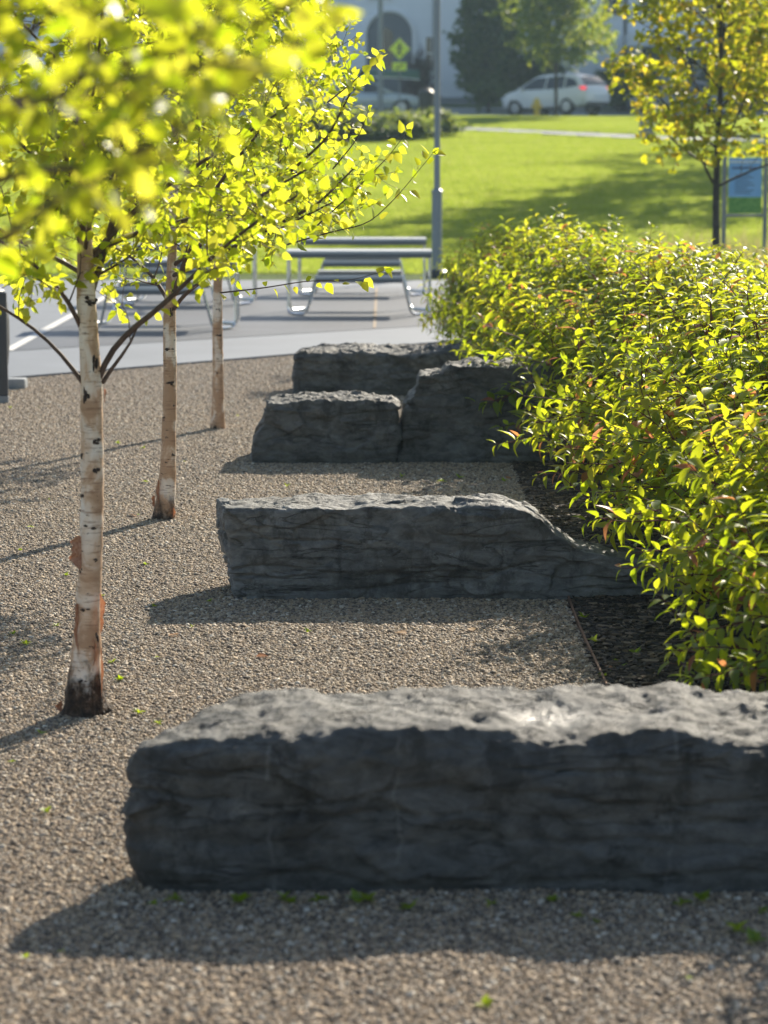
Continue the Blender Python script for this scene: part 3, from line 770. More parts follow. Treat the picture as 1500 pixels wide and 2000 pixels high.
class Tree:
    def __init__(s, seed, tmpl, leaf, spacing, ok=None, up=.25, child_len=.42, twig_len=.2, child_step=.11, twig_step=.085, droop=.5, bias=0.0, axis=None):
        s.r = np.random.default_rng(seed); s.wood = QM(); s.lp = []; s.ld = []; s.ln = []; s.ls = []; s.la = []
        s.tmpl = tmpl; s.leaf = leaf; s.sp = spacing; s.ok = ok; s.up = up
        s.cl, s.tl, s.cs, s.ts, s.droop, s.bias = child_len, twig_len, child_step, twig_step, droop, bias
        s.axis = axis
    def leaves(s, P, f0=.2):
        Q, L = resample(P, s.sp); n = len(Q)
        T = np.gradient(Q, axis=0)
        for i in range(int(n * f0), n):
            t = unit(T[i]); side = unit(np.cross(t, s.r.normal(size=3)))
            d = unit(side + t * .6 + np.array([0, 0, -s.droop * s.r.uniform(.2, 1.6)]))
            p = Q[i] + s.r.normal(size=3) * .006
            s.lp.append(p + d * .012); s.ld.append(d)
            s.ln.append(unit(np.array([0, 0, .7]) + s.r.normal(size=3) * .8)); s.ls.append(s.leaf * s.r.uniform(.6, 1.2)); s.la.append(np.clip(s.r.uniform(0, 1) ** 1 + s.bias, 0, 1))
        d = unit(T[-1]); s.lp.append(Q[-1]); s.ld.append(d + np.array([0, 0, -.2])); s.ln.append(s.r.normal(size=3)); s.ls.append(s.leaf * .8); s.la.append(s.r.uniform())
    def walk(s, p, d, L, n, jit=.16, up=None):
        up = s.up if up is None else up
        P = [np.asarray(p, float)]; d = unit(d)
        for i in range(n):
            d = unit(d + s.r.normal(size=3) * jit + np.array([0, 0, up / n])); P.append(P[-1] + d * L / n)
        return np.array(P)
    def fine(s, P):
        if s.ok is None: return True
        return s.ok(P[-1])
    def limb(s, P, r0, r1, f0=.3, lenk=1.0, leaves_on=True):
        Q, L = resample(P, .06 if L_small(P) else .15)
        n = len(Q); rad = np.linspace(r0, r1, n)
        s.wood.tube(Q, rad, 6, .25, int(s.r.integers(1000)))
        T = np.gradient(Q, axis=0); step = s.cs; pos = L * f0
        while pos < L:
            i = min(n - 1, int(pos / L * (n - 1))); t = unit(T[i]); f = pos / L
            side = unit(np.cross(t, s.r.normal(size=3)))
            d = unit(t * .65 + side * .9 + np.array([0, 0, .15]))
            ln = s.cl * lenk * s.r.uniform(.55, 1.15) * (1 - .45 * f)
            C = s.walk(Q[i], d, ln, 6)
            if s.fine(C): s.branch(C, max(.0022, rad[i] * .4))
            pos += step * s.r.uniform(.7, 1.3)
        if leaves_on: s.leaves(Q[int(n * .6):], .1)
    def branch(s, C, r0):
        n = len(C); s.wood.tube(C, np.linspace(r0, .0011, n), 4)
        L = np.linalg.norm(np.diff(C, axis=0), axis=1).sum(); pos = L * .2
        while pos < L:
            i = min(n - 2, int(pos / L * (n - 1))); t = unit(C[i + 1] - C[i]); fr = pos / L * (n - 1) - i
            side = unit(np.cross(t, s.r.normal(size=3)))
            W = s.walk(C[i] + (C[i + 1] - C[i]) * np.clip(fr, 0, 1), unit(t * .6 + side), s.tl * s.r.uniform(.5, 1.2), 3, up=.1)
            if s.fine(W):
                s.wood.tube(W, np.linspace(.0018, .0008, len(W)), 3); s.leaves(W, .15)
            pos += s.ts * s.r.uniform(.7, 1.3)
        s.leaves(C, .25)
    def finish(s, parent, off, wood_m, leaf_m, keep=None):
        s.wood.build('branches', wood_m, parent, off)
        P, D, N, S_, a = map(np.array, (s.lp, s.ld, s.ln, s.ls, s.la))
        if keep is not None:
            k = keep(P); P, D, N, S_, a = P[k], D[k], N[k], S_[k], a[k]
        q = QM(); place_leaves(q, s.tmpl, P, D, N, S_, a); q.build('foliage', leaf_m, parent, off)
        return len(P)
def L_small(P): return np.linalg.norm(np.diff(np.asarray(P), axis=0), axis=1).sum() < 4

def pxpath(pts, Y0, Y1):
    n = len(pts); return np.array([A(x, y, Y0 + (Y1 - Y0) * i / (n - 1)) for i, (x, y) in enumerate(pts)])
def peel(p, w, h, ang, parent, off, curl=1.6, out=.02):
    """a curl of loose papery bark, fixed along one vertical edge"""
    nx, nz = 9, 18; V = []
    for j in range(nz):
        for i in range(nx):
            s_ = i / (nx - 1); tz = j / (nz - 1)
            ww = .62 * w * (.12 + 1.0 * math.sin(math.pi * min(1, .04 + tz * .8)) ** 1.3) * (1 + .22 * math.sin(11 * tz + p[2] * 50) + .12 * math.sin(29 * tz + p[2] * 80)); a = ang + curl * s_ * .6
            V.append((p[0] + ww * s_ * math.cos(a), p[1] - out * s_ - .01, p[2] + h * (tz - .5) + .15 * h * s_ * (tz - .6) + .004 * math.sin(7 * tz + 3 * s_)))
    F = [(j * nx + i, j * nx + i + 1, (j + 1) * nx + i + 1, (j + 1) * nx + i) for j in range(nz - 1) for i in range(nx - 1)]
    return build('bark_peel', np.array(V), np.array(F), M['bark_peel'], parent, True, np.random.default_rng(int(abs(p[2]) * 1e4)).uniform(0, 1, len(F)), off)
def point_in(poly, x, y):
    x = np.asarray(x); y = np.asarray(y); c = np.zeros(x.shape, bool); n = len(poly)
    for i in range(n):
        (x1, y1), (x2, y2) = poly[i], poly[(i + 1) % n]
        k = ((y1 > y) != (y2 > y)) & (x < (x2 - x1) * (y - y1) / ((y2 - y1) + 1e-12) + x1); c ^= k
    return c
CROWN = [(-2500, -6000), (1000, -6000), (900, -900), (715, -120), (690, 60), (735, 120), (700, 190), (712, 260), (800, 300), (775, 380), (730, 432), (610, 470), (520, 520), (420, 572), (330, 610), (250, 640), (150, 660), (-60, 640), (-2500, 700)]
def crown_ok(p):
    x, y = proj(p); return bool(point_in(CROWN, x, y)[0])
def crown_keep(P): x, y = proj(P); return point_in(CROWN, x, y)
def birch(label, trunk, Yb, limbs, seed, ztop, lo=1.5, n_rand=20, rlen=1.05, leaf=.05, knots=(), white=.5, keep=crown_keep, okf=crown_ok, cs=.10, ts=.08, f_up=.3, foot=.10):
    base = G(trunk[0][0], trunk[0][1]) if Yb is None else np.array([*Yb, 0.])
    root = thing('birch_tree', label, 'tree', base, group='young birch trees along the gravel')
    Y = base[1]; sc = F_PX / Y
    P = np.array([A(x, y, Y) for x, y, w in trunk]); rad = np.array([w / 2 / sc for x, y, w in trunk])
    P[0, 2] = -.03
    top = P[-1]
    if ztop > top[2] + .2:
        k = 5
        P = np.vstack([P, [top + np.array([.03 * math.sin(i * 2 + seed), .03 * math.cos(i + seed), (ztop - top[2]) * i / k]) for i in range(1, k + 1)]])
        rad = np.concatenate([rad, np.linspace(rad[-1], .005, k + 1)[1:]])
    d = np.concatenate([[0], np.cumsum(np.linalg.norm(np.diff(P, axis=0), axis=1))])
    Q, L = resample(P, .02); q = np.linspace(0, L, len(Q)); rr = np.interp(q, d, rad)
    tq = QM(); tq.tube(Q, rr, 28, .10, seed)
    if foot > .04:
        V_ = tq.v[0]; dz = np.clip(1 - V_[:, 2] / (foot * 2.2), 0, 1); ax_ = np.array([np.interp(V_[:, 2], Q[:, 2], Q[:, j]) for j in (0, 1)]).T
        rad_ = V_[:, :2] - ax_; an_ = np.arctan2(rad_[:, 1], rad_[:, 0])
        bump_ = 1 + dz * (.20 * noise3(np.column_stack([np.cos(an_) * 2.2, np.sin(an_) * 2.2, V_[:, 2] * 3]), 5) + .22 * noise3(V_ * 55, 6) + .35 * dz ** 3 * np.maximum(0, np.cos(an_ * 4 + seed)))
        V_[:, :2] = ax_ + rad_ * bump_[:, None]
    tr = tq.build('trunk', bark_mat('birch_bark', white, seed * 1.7, foot), root, base)
    for (kx, ky, kw, kh) in knots:
        p = A(kx, ky, Y); kk = np.interp(p[2], Q[:, 2], np.arange(len(Q))); c = Q[int(kk)]; r_ = rr[int(kk)]
        dx = np.clip((p[0] - c[0]) / r_, -1.02, 1.02); yy = -math.sqrt(max(0, 1 - dx * dx))
        mb = MB(); rk = np.random.default_rng(int(kx + ky))
        ctr = np.array([c[0] + dx * r_ * .93, c[1] + yy * r_ * .93, p[2]])
        w_, h_ = kw / sc / 2, kh / sc / 2
        for e in range(5):
            o_ = ctr + np.array([rk.uniform(-.6, .6) * w_, 0, rk.uniform(-.5, .5) * h_])
            dx2 = np.clip((o_[0] - c[0]) / r_, -1, 1); o_[1] = c[1] - math.sqrt(max(0, 1 - dx2 ** 2)) * r_ * .96
            mb.sphere(o_, 1.0, 8, (w_ * rk.uniform(.25, .5), .004, h_ * rk.uniform(.22, .5)))
        mb.v = [tuple(np.array(v_) - base) for v_ in mb.v]
        mb.build('knot', M['knot'], tr, True)
    T = Tree(seed, BIRCH, leaf, .032, okf, child_step=cs, twig_step=ts)
    for (pts, Y0, Y1, r0, r1, f0) in limbs: T.limb(pxpath(pts, Y + Y0, Y + Y1), r0, r1, f0)
    zs = np.linspace(lo, ztop - .15, n_rand); az = seed * 1.3
    for z in zs:
        az += 2.4 + T.r.uniform(-.3, .3); k = int(np.interp(z, Q[:, 2], np.arange(len(Q)))); el = R(T.r.uniform(8, 50))
        f = (z - lo) / (ztop - lo)
        ln = rlen * (1 - .62 * f) * T.r.uniform(.8, 1.1)
        W = T.walk(Q[k], np.array([math.cos(az) * math.cos(el), math.sin(az) * math.cos(el), math.sin(el)]), ln, 8, .1, f_up)
        T.limb(W, max(.004, rr[k] * .3), .0025, .22)
    n = T.finish(root, base, M['twig'], M['birch_leaf'], keep)
    print('birch leaves', n)
    return root, tr, base, Y

t1 = [(170, 1398, 92), (168, 1375, 80), (166, 1335, 72), (168, 1290, 62), (171, 1230, 52), (176, 1120, 47), (180, 1000, 45), (180, 850, 44), (179, 760, 43), (175, 680, 38), (168, 580, 37), (166, 480, 30), (160, 300, 26), (165, 100, 22), (170, -300, 18)]
k1 = [(188, 860, 24, 20), (190, 915, 22, 26), (158, 890, 8, 18), (178, 1027, 34, 14), (192, 1092, 20, 14), (158, 1112, 10, 16), (172, 1188, 30, 10), (160, 965, 10, 14), (170, 770, 18, 40), (190, 705, 16, 50), (178, 585, 34, 26), (192, 1240, 10, 30), (165, 1325, 20, 12)]
l1 = [([(200, 748), (215, 722), (238, 692), (262, 672), (268, 640)], 0, -.05, .008, .003, .6),
      ([(192, 742), (206, 700), (240, 655), (300, 612), (365, 552), (430, 488), (510, 425), (600, 370)], 0, -.15, .011, .0035, .3),
      ([(178, 570), (200, 505), (222, 425), (248, 300), (260, 150)], 0, .2, .014, .005, .15),
      ([(165, 752), (138, 712), (98, 668), (52, 628), (0, 600), (-90, 545)], 0, .0, .009, .003, .35),
      ([(163, 650), (142, 600), (112, 555), (62, 512), (0, 470), (-80, 420)], 0, -.2, .009, .003, .25),
      ([(170, 520), (220, 450), (300, 380), (420, 300), (560, 210)], 0, .3, .013, .004, .2),
      ([(168, 500), (250, 460), (360, 430), (480, 400), (600, 330)], 0, .7, .012, .004, .2),
      ([(166, 470), (150, 380), (120, 280), (80, 180)], 0, -.5, .012, .004, .2)]
root, tr, base, Y = birch('nearest in-focus birch with pale peeling trunk and dark rough foot', t1, None, l1, 5, 4.3, lo=1.55, n_rand=32, ts=.055, knots=k1, white=.45)
sc = F_PX / Y
for (px, py, w, h, an, cu) in ((160, 1078, 38, 60, math.pi + .25, .6), (196, 1195, 16, 70, -.4, 1.2), (155, 1225, 14, 90, math.pi, 1.0), (183, 1270, 14, 50, .3, 1.0), (198, 1310, 10, 90, -.2, 1.5), (122, 1378, 14, 18, math.pi - .4, .5), (204, 770, 8, 26, .2, .6)):
    peel(A(px, py, Y - .02), w / sc, h / sc, an, tr, base, cu)
t2 = [(319, 1016, 50), (321, 1000, 44), (325, 965, 36), (329, 900, 30), (331, 800, 27), (332, 700, 26), (331, 620, 25), (334, 560, 20), (338, 450, 17), (342, 200, 14), (345, -150, 10)]
k2 = [(330, 682, 24, 10), (330, 747, 22, 12), (328, 853, 14, 9), (338, 887, 12, 8), (320, 815, 6, 10), (342, 790, 6, 8), (335, 610, 12, 30)]
l2 = [([(338, 606), (355, 580), (385, 556), (430, 520), (500, 470), (590, 425), (680, 380)], 0, -.7, .012, .004, .25),
      ([(336, 580), (355, 530), (372, 470), (400, 400), (470, 300), (560, 200)], 0, -.5, .016, .004, .15),
      ([(330, 590), (300, 540), (255, 500), (200, 470)], 0, .4, .013, .004, .2),
      ([(335, 540), (420, 500), (520, 450), (620, 400), (690, 330)], 0, -1.2, .013, .004, .2),
      ([(337, 520), (440, 440), (540, 360), (640, 270), (690, 170)], 0, -1.0, .013, .004, .2)]
root, tr2, base2, Y2 = birch('second birch in the row, behind the nearest trunk, with reddish bark curls at its foot', t2, None, l2, 9, 4.4, lo=1.5, n_rand=32, rlen=1.2, ts=.055, knots=k2, white=.2, foot=.03)
sc = F_PX / Y2
for (px, py, w, h, an, cu) in ((303, 978, 14, 20, math.pi, 1.5), (312, 960, 9, 44, math.pi - .3, 1.3), (325, 985, 9, 40, .5, 1.2), (338, 1000, 10, 16, .1, 1)):
    peel(A(px, py, Y2 - .02), w / sc, h / sc, an, tr2, base2, cu)
# long single sprays of the second birch that hang out of the crown
T = Tree(77, BIRCH, .056, .05)
for pts, Ya, Yb in (([(430, 572), (520, 562), (600, 548), (690, 548), (752, 528)], -1.4, -1.6), ([(560, 478), (650, 452), (720, 438), (775, 385), (845, 300)], -1.6, -2.0), ([(620, 440), (690, 375), (755, 310), (795, 258)], -1.5, -2.2), ([(640, 200), (690, 160), (725, 125), (745, 100)], -1.4, -2.0), ([(650, 330), (700, 270), (720, 215)], -1.3, -1.6)):
    P = pxpath(pts, Y2 + Ya, Y2 + Yb); Q, L = resample(P, .05)
    T.wood.tube(Q, np.linspace(.004, .0012, len(Q)), 5); T.leaves(P, .05); T.leaves(P[-2:], .3)
T.finish(root, base2, M['twig'], M['birch_leaf'])
t3 = [(425, 840, 32), (426, 815, 27), (426, 760, 22), (425, 650, 20), (425, 580, 18), (428, 450, 14), (432, 200, 11), (435, 0, 8)]
k3 = [(426, 605, 14, 7), (426, 655, 16, 7), (426, 700, 8, 5), (426, 728, 12, 5)]
birch('farthest birch in the row, slim tan trunk close by the tables', t3, None, [], 14, 4.6, lo=1.4, n_rand=32, rlen=1.35, ts=.055, knots=k3, white=.1, foot=-.06)
# the closest birch: its trunk stands left of the view, its out-of-focus crown fills the upper left
NEAR = [(-4000, -9000), (900, -9000), (820, -800), (740, -60), (715, 60), (640, 130), (690, 170), (610, 230), (500, 210), (430, 300), (380, 420), (250, 440), (120, 500), (-60, 560), (-4000, 700)]
def near_ok(p): x, y = proj(p); return bool(point_in(NEAR, x, y)[0]) and p[1] > 2.6
def near_keep(P): x, y = proj(P); return point_in(NEAR, x, y) & (P[:, 1] > 2.5)
t0 = [(-318, 2480, 150), (-320, 2300, 110), (-325, 1800, 90), (-330, 900, 70), (-330, 300, 56), (-325, -500, 40)]
l0 = [([(-325, 520), (-150, 400), (50, 330), (200, 330), (330, 270), (480, 170), (640, 40)], 0, -.6, .008, .003, .2),
      ([(-325, 300), (-50, 230), (200, 130), (400, 90), (560, 20), (700, -80)], 0, -.2, .008, .003, .15),
      ([(-325, 600), (-150, 520), (0, 470), (120, 380), (250, 330)], 0, -1.0, .007, .003, .2),
      ([(-325, 100), (-50, 0), (200, -60), (450, -140), (650, -200)], 0, -.5, .008, .003, .15),
      ([(-325, 400), (-100, 260), (100, 190), (260, 150), (420, 120), (560, 140)], 0, -1.1, .007, .003, .2)]
birch('closest birch, only its blurred leafy branches hanging in at upper left', t0, (-.95, 4.75), l0, 21, 3.9, lo=1.75, n_rand=13, rlen=1.0, leaf=.046, cs=.13, ts=.105, keep=near_keep, okf=near_ok, white=.6)

# ------------------------------------------------------------------ dogwood shrubs
def shrub_mesh(seed, rad, H, stems, leaf, pairs_step, tmpl, reds=.035, el_lo=2, side=3, wood_r=.006):
    r = np.random.default_rng(seed); wood = QM(); LP, LD, LN, LS, LA = [], [], [], [], []
    def shoot(P, f0, r0, tint):
        Q, L = resample(P, pairs_step); n = len(Q); T = np.gradient(Q, axis=0)
        wood.tube(P, np.linspace(r0, .0016, len(P)), 4)
        ph = r.uniform(0, 6.28)
        for i in range(int(n * f0), n):
            t = unit(T[i]); ax = unit(np.cross(t, [0.3, .2, 1.0])); bx = np.cross(t, ax); ph += math.pi / 2
            f = i / (n - 1)
            for sg in (0, math.pi):
                sd = ax * math.cos(ph + sg) + bx * math.sin(ph + sg)
                k = .9 if f < .93 else 1.5
                d = unit(sd + t * .55 * k + np.array([0, 0, .12 - .3 * r.uniform()]))
                LP.append(Q[i] + d * .008); LD.append(d); LN.append(unit(np.array([0, 0, 1.]) + t * .4 + r.normal(size=3) * .22))
                LS.append(leaf * r.uniform(.75, 1.15) * (1 - .3 * (f > .9)))
                red = r.uniform() < reds
                LA.append(r.uniform(.95, 1) if red else np.clip(tint + r.normal() * .16, 0, .92))
    for s_ in range(stems):
        az = s_ * 2.39996 + r.uniform(-.2, .2)
        u = (s_ + .5) / stems
        el = R(el_lo + (86 - el_lo) * u ** 1.1)
        k = r.uniform(.80, 1.10) if el < .75 else r.uniform(.78, 1.2)
        tip = np.array([math.cos(az) * math.cos(el) * rad * k, math.sin(az) * math.cos(el) * rad * k, H * (.16 + .84 * math.sin(el) ** .8) * (r.uniform(.86, 1.06) if el < .75 else r.uniform(.82, 1.13))])
        b0 = np.array([math.cos(az) * .12 * r.uniform(.2, 1), math.sin(az) * .12 * r.uniform(.2, 1), 0])
        mid = b0 * .4 + tip * .5 + np.array([0, 0, .22 * H * math.cos(el)]) + r.normal(size=3) * .03 * rad
        P = np.array([(1 - t) ** 2 * b0 + 2 * t * (1 - t) * mid + t * t * tip for t in np.linspace(0, 1, 9)])
        tint = np.clip(r.normal(.5, .22), 0, .9)
        shoot(P, .45, wood_r, tint)
        for q in range(side):
            i = r.integers(3, 8); t = unit(P[i + 1] - P[i]); sd = unit(np.cross(t, r.normal(size=3)))
            L = r.uniform(.16, .34) * rad
            d = unit(t + sd * .8 + np.array([0, 0, .35])); C = [P[i]]
            for _ in range(4): d = unit(d + r.normal(size=3) * .1 + np.array([0, 0, .06])); C.append(C[-1] + d * L / 4)
            shoot(np.array(C), .3, wood_r * .55, tint)
    q = QM(); place_leaves(q, tmpl, LP, LD, LN, np.array(LS), np.array(LA))
    return wood, q, len(LP)
def shrub_proto(name, label, cat, seed, leaf_m, wood_m, group, **kw):
    root = thing(name, label, cat, (0, 0, 0), group=group)
    w, q, n = shrub_mesh(seed, **kw); w.build('stems', wood_m, root); q.build('foliage', leaf_m, root); print(name, n)
    return root
DG = 'dogwood shrubs massed along the bed'
protos = [shrub_proto('dogwood_shrub', 'x', 'shrub', 60 + i, M['dogwood_leaf'], M['red_twig'], DG, rad=1.0, H=1.3, stems=185, leaf=.094, pairs_step=.052, tmpl=DOG) for i in range(3)]
shr = [(1.93, 7.72, .70, .80, 'dogwood shrub at the lower right, just past the end of the front boulder'),
       (1.88, 8.85, .88, .8, 'nearest dogwood shrub, at the right edge over the front boulder end'),
       (1.95, 10.2, 1.0, .93, 'blurred dogwood shrub right of the dark mulch, red-tinged low leaves'),
       (1.92, 12.3, 1.05, .93, 'dogwood shrub whose low shoot hangs over the long boulder sloping end'),
       (1.84, 14.5, 1.05, .93, 'dogwood shrub rising between the long boulder and the dark stepped boulder'),
       (1.70, 17.2, 1.1, .95, 'dogwood shrub draped over the right end of the tall stepped boulder'),
       (1.58, 20.0, 1.08, .94, 'dogwood shrub overhanging the rearmost boulder'),
       (1.42, 22.8, .98, .96, 'tall dogwood shrub just beyond the rearmost boulder'),
       (1.12, 25.8, .72, .86, 'small dark dogwood shrub at the left end of the mass, before the lamp post'),
       (2.2, 11.3, 1.0, .92, 'dogwood shrub filling the gap behind the blurred front shrubs'),
       (2.45, 15.8, .95, .88, 'dogwood shrub in the middle of the mass, level with the tall stepped boulder'),
       (2.3, 18.6, .95, .90, 'dogwood shrub in the middle of the mass with pale upright tips'),
       (3.0, 13.4, 1.0, .80, 'dogwood shrub behind the front row at the right edge'),
       (3.2, 16.4, 1.1, .78, 'dogwood shrub behind the front row, crowned with upright pale shoots'),
       (3.0, 19.6, 1.1, .78, 'dogwood shrub in the back row below the sign board'),
       (2.7, 23.2, 1.0, .76, 'dogwood shrub in the back row at the foot of the maple trunk')]
for i, (x, y, s_, sz, lab) in enumerate(shr):
    o = protos[i] if i < 3 else copy_tree(protos[i % 3])
    o.location = (x, y, 0); o.scale = (s_, s_, sz); o.rotation_euler = (0, 0, i * 1.9 + .4); o['label'] = lab

# ------------------------------------------------------------------ steel edging, weeds, litter
mb = MB(); n = 24
for k in range(n):
    y_a, y_b = 7.95 + (b[1] - .02 - 7.95) * k / n, 7.95 + (b[1] - .02 - 7.95) * (k + 1) / n
    w_ = lambda y: .006 * math.sin(y * 2.1)
    mb.add([(XE + w_(y_a) - .004, y_a, -.05), (XE + w_(y_a) + .004, y_a, -.05), (XE + w_(y_a) + .004, y_a, .028), (XE + w_(y_a) - .004, y_a, .028),
            (XE + w_(y_b) - .004, y_b, -.05), (XE + w_(y_b) + .004, y_b, -.05), (XE + w_(y_b) + .004, y_b, .028), (XE + w_(y_b) - .004, y_b, .028)],
           [(0, 4, 7, 3), (1, 2, 6, 5), (3, 7, 6, 2), (0, 1, 5, 4), (0, 3, 2, 1), (4, 5, 6, 7)])
tag(mb.build('garden_edging', M['rust']), 'thin rusty steel edging between the gravel and the dark mulch', 'edging')
def weed_mesh(seed, n=7, L=.04):
    r = np.random.default_rng(seed); q = QM(); P, D, N, S_, a = [], [], [], [], []
    for k in range(n):
        az = k * 2.4 + r.uniform(0, .6); el = R(r.uniform(10, 60))
        d = np.array([math.cos(az) * math.cos(el), math.sin(az) * math.cos(el), math.sin(el)])
        P.append(np.array([0, 0, .004]) + d * .004); D.append(d); N.append(np.array([0, 0, 1.]) + r.normal(size=3) * .2); S_.append(L * r.uniform(.5, 1.1)); a.append(r.uniform())
    place_leaves(q, DOG if seed % 2 else BIRCH, P, D, N, np.array(S_), np.array(a)); return q
wprot = []
for k in range(4):
    o = weed_mesh(200 + k, 6 + k, .045).build('weed', M['weed_leaf']); tag(o, 'x', 'weed', 'x'); wprot.append(o)
wsp = []
WG = ('tiny lime green weed sprouting from the open gravel', 'weeds dotted over the gravel')
for px, py in [(280, 880), (285, 945), (270, 1010), (325, 1012), (95, 980), (60, 1035), (40, 1080), (175, 945), (285, 1108), (110, 1228), (25, 1245), (50, 1265), (220, 1300), (305, 1290), (235, 1335), (270, 1400), (80, 1440), (25, 1495), (90, 1595), (375, 1230), (410, 1180), (465, 815), (230, 870), (20, 800), (75, 800), (360, 905), (150, 1105), (300, 1190), (600, 1240), (310, 1420), (130, 1130), (200, 1170)]:
    wsp.append((px, py, *WG, .9))
WG2 = ('small green weed growing along the foot of the front boulder', 'weeds at the foot of the front boulder')
for px, py in [(300, 1775), (345, 1768), (470, 1772), (555, 1765), (570, 1772), (620, 1768), (700, 1775), (720, 1770), (800, 1785), (960, 1775), (1080, 1770), (1130, 1800), (1165, 1810), (1330, 1775), (1370, 1770), (1440, 1830), (1470, 1850), (1490, 1790)]:
    wsp.append((px, py, *WG2, 1.25))
WG3 = ('leafy weed seedling in the dark mulch beside the edging', 'weed seedlings in the mulch')
for px, py in [(1140, 1215), (1180, 1225), (1205, 1300), (1215, 1310), (1240, 1285), (1180, 1330), (1195, 1322), (1265, 1305), (1160, 1262)]:
    wsp.append((px, py, *WG3, 1.2))
WG4 = ('small yellow-green weed between the long boulder and the dark boulders', 'weeds in the gap behind the long boulder')
for px, py in [(785, 935), (897, 938), (865, 945), (985, 945), (560, 955)]:
    wsp.append((px, py, *WG4, 1.2))
WG5 = ('lone weed lit by the sun on the gravel strip at the bottom', 'weeds on the sunlit strip in front')
for px, py in [(945, 1975), (1345, 1920), (50, 1880), (120, 1870)]:
    wsp.append((px, py, *WG5, 1.0))
rw = np.random.default_rng(5)
for i, (px, py, lab, grp, s_) in enumerate(wsp):
    o = wprot[i] if i < 4 else wprot[i % 4].copy()
    if i >= 4: COL.objects.link(o)
    p = G(px, py); o.location = (p[0], p[1], .010); k = s_ * rw.uniform(.28, .75); o.scale = (k, k, k * 1.2); o.rotation_euler = (0, 0, rw.uniform(0, 6)); o['label'] = lab; o['group'] = grp
for i, (px, py) in enumerate([(1178, 1315), (990, 940), (925, 1240), (795, 1245), (160, 1290), (260, 1012), (500, 1290), (330, 1250), (430, 985)]):
    q = QM(); r_ = np.random.default_rng(300 + i)
    place_leaves(q, BIRCH, [(0, 0, 0)], [(math.cos(i), math.sin(i), .15)], [(r_.normal() * .3, r_.normal() * .3, 1)], np.array([.05]), np.array([r_.uniform()]))
    o = q.build('fallen_leaf', M['fallen_leaf']); p = G(px, py); o.location = (p[0], p[1], .018)
    tag(o, 'dry orange-brown leaf lying on the ground by the boulders', 'leaf', 'fallen leaves on the ground')

# ------------------------------------------------------------------ picnic tables
def bent(pts, rb=.05, k=4):
    P = [Vector(p) for p in pts]; out = [P[0]]
    for a_, b_, c_ in zip(P[:-2], P[1:-1], P[2:]):
        u = (a_ - b_).normalized(); w = (c_ - b_).normalized(); l1 = min(rb, (a_ - b_).length * .45); l2 = min(rb, (c_ - b_).length * .45)
        s_, e_ = b_ + u * l1, b_ + w * l2
        for i in range(k + 1):
            t = i / k; out.append(s_ * (1 - t) ** 2 + b_ * 2 * t * (1 - t) + e_ * t * t)
    return out + [P[-1]]
def picnic_table():
    root = thing('picnic_table', 'x', 'table', group='picnic tables on the paved terrace')
    L, Dp, Hh = 1.69, .74, .735
    mb = MB()
    for k in range(6): mb.box((0, -Dp / 2 + (k + .5) * Dp / 6, Hh - .015), (L, Dp / 6 - .008, .03))
    mb.build('tabletop', M['table_board'], root, bevel=.003)
    mb = MB()
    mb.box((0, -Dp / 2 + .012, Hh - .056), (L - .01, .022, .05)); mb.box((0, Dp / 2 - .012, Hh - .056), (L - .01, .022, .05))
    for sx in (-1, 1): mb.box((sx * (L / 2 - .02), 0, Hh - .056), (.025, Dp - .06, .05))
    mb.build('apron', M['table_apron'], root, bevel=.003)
    Lb = 1.0
    for sy in (-1, 1):
        b_ = MB()
        for k in range(3): b_.box((0, sy * .66 + (k - 1) * .105, .45), (Lb, .097, .03))
        b_.build('bench_seat', M['table_board'], root, bevel=.003)
        b_ = MB()
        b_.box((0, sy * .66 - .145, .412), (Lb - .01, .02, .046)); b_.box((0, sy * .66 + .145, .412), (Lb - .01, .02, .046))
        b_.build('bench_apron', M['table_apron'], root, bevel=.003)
        for sx in (-1, 1):
            lg = MB()
            for o_ in (0, .075):
                yy = sy * (.34 - o_)
                lg.tube(bent([(sx * (L / 2 - .02), yy, Hh - .03), (sx * (L / 2 - .02), yy, .016), (sx * (L / 2 - .24), sy * (.62 - o_), .016), (sx * (Lb / 2 + .005), sy * (.70 - o_), .42)], .09, 5), .0135, 8)
            lg.tube([(sx * (Lb / 2 + .005), sy * .70, .418), (sx * (Lb / 2 + .005), sy * .55, .418)], .014, 8)
            lg.build('leg', M['steel'], root, True)
    return root
pt = picnic_table()
front_y = G(700, 623)[1] + .62
back_y = G(700, 584)[1] + .62
for i, (x, y, lab) in enumerate([(-.29, front_y, 'grey picnic table on shiny bent legs, front right one of the terrace'),
                                 (-.29, back_y, 'rear right picnic table nearest the lawn and lamp post'),
                                 (-2.42, G(300, 652)[1] + .62, 'front left picnic table half hidden behind the birch trunks'),
                                 (-2.44, G(480, 602)[1] + .62, 'rear left picnic table mostly hidden by birch leaves')]):
    o = pt if i == 0 else copy_tree(pt)
    o.location = (x, y, .035); o['label'] = lab

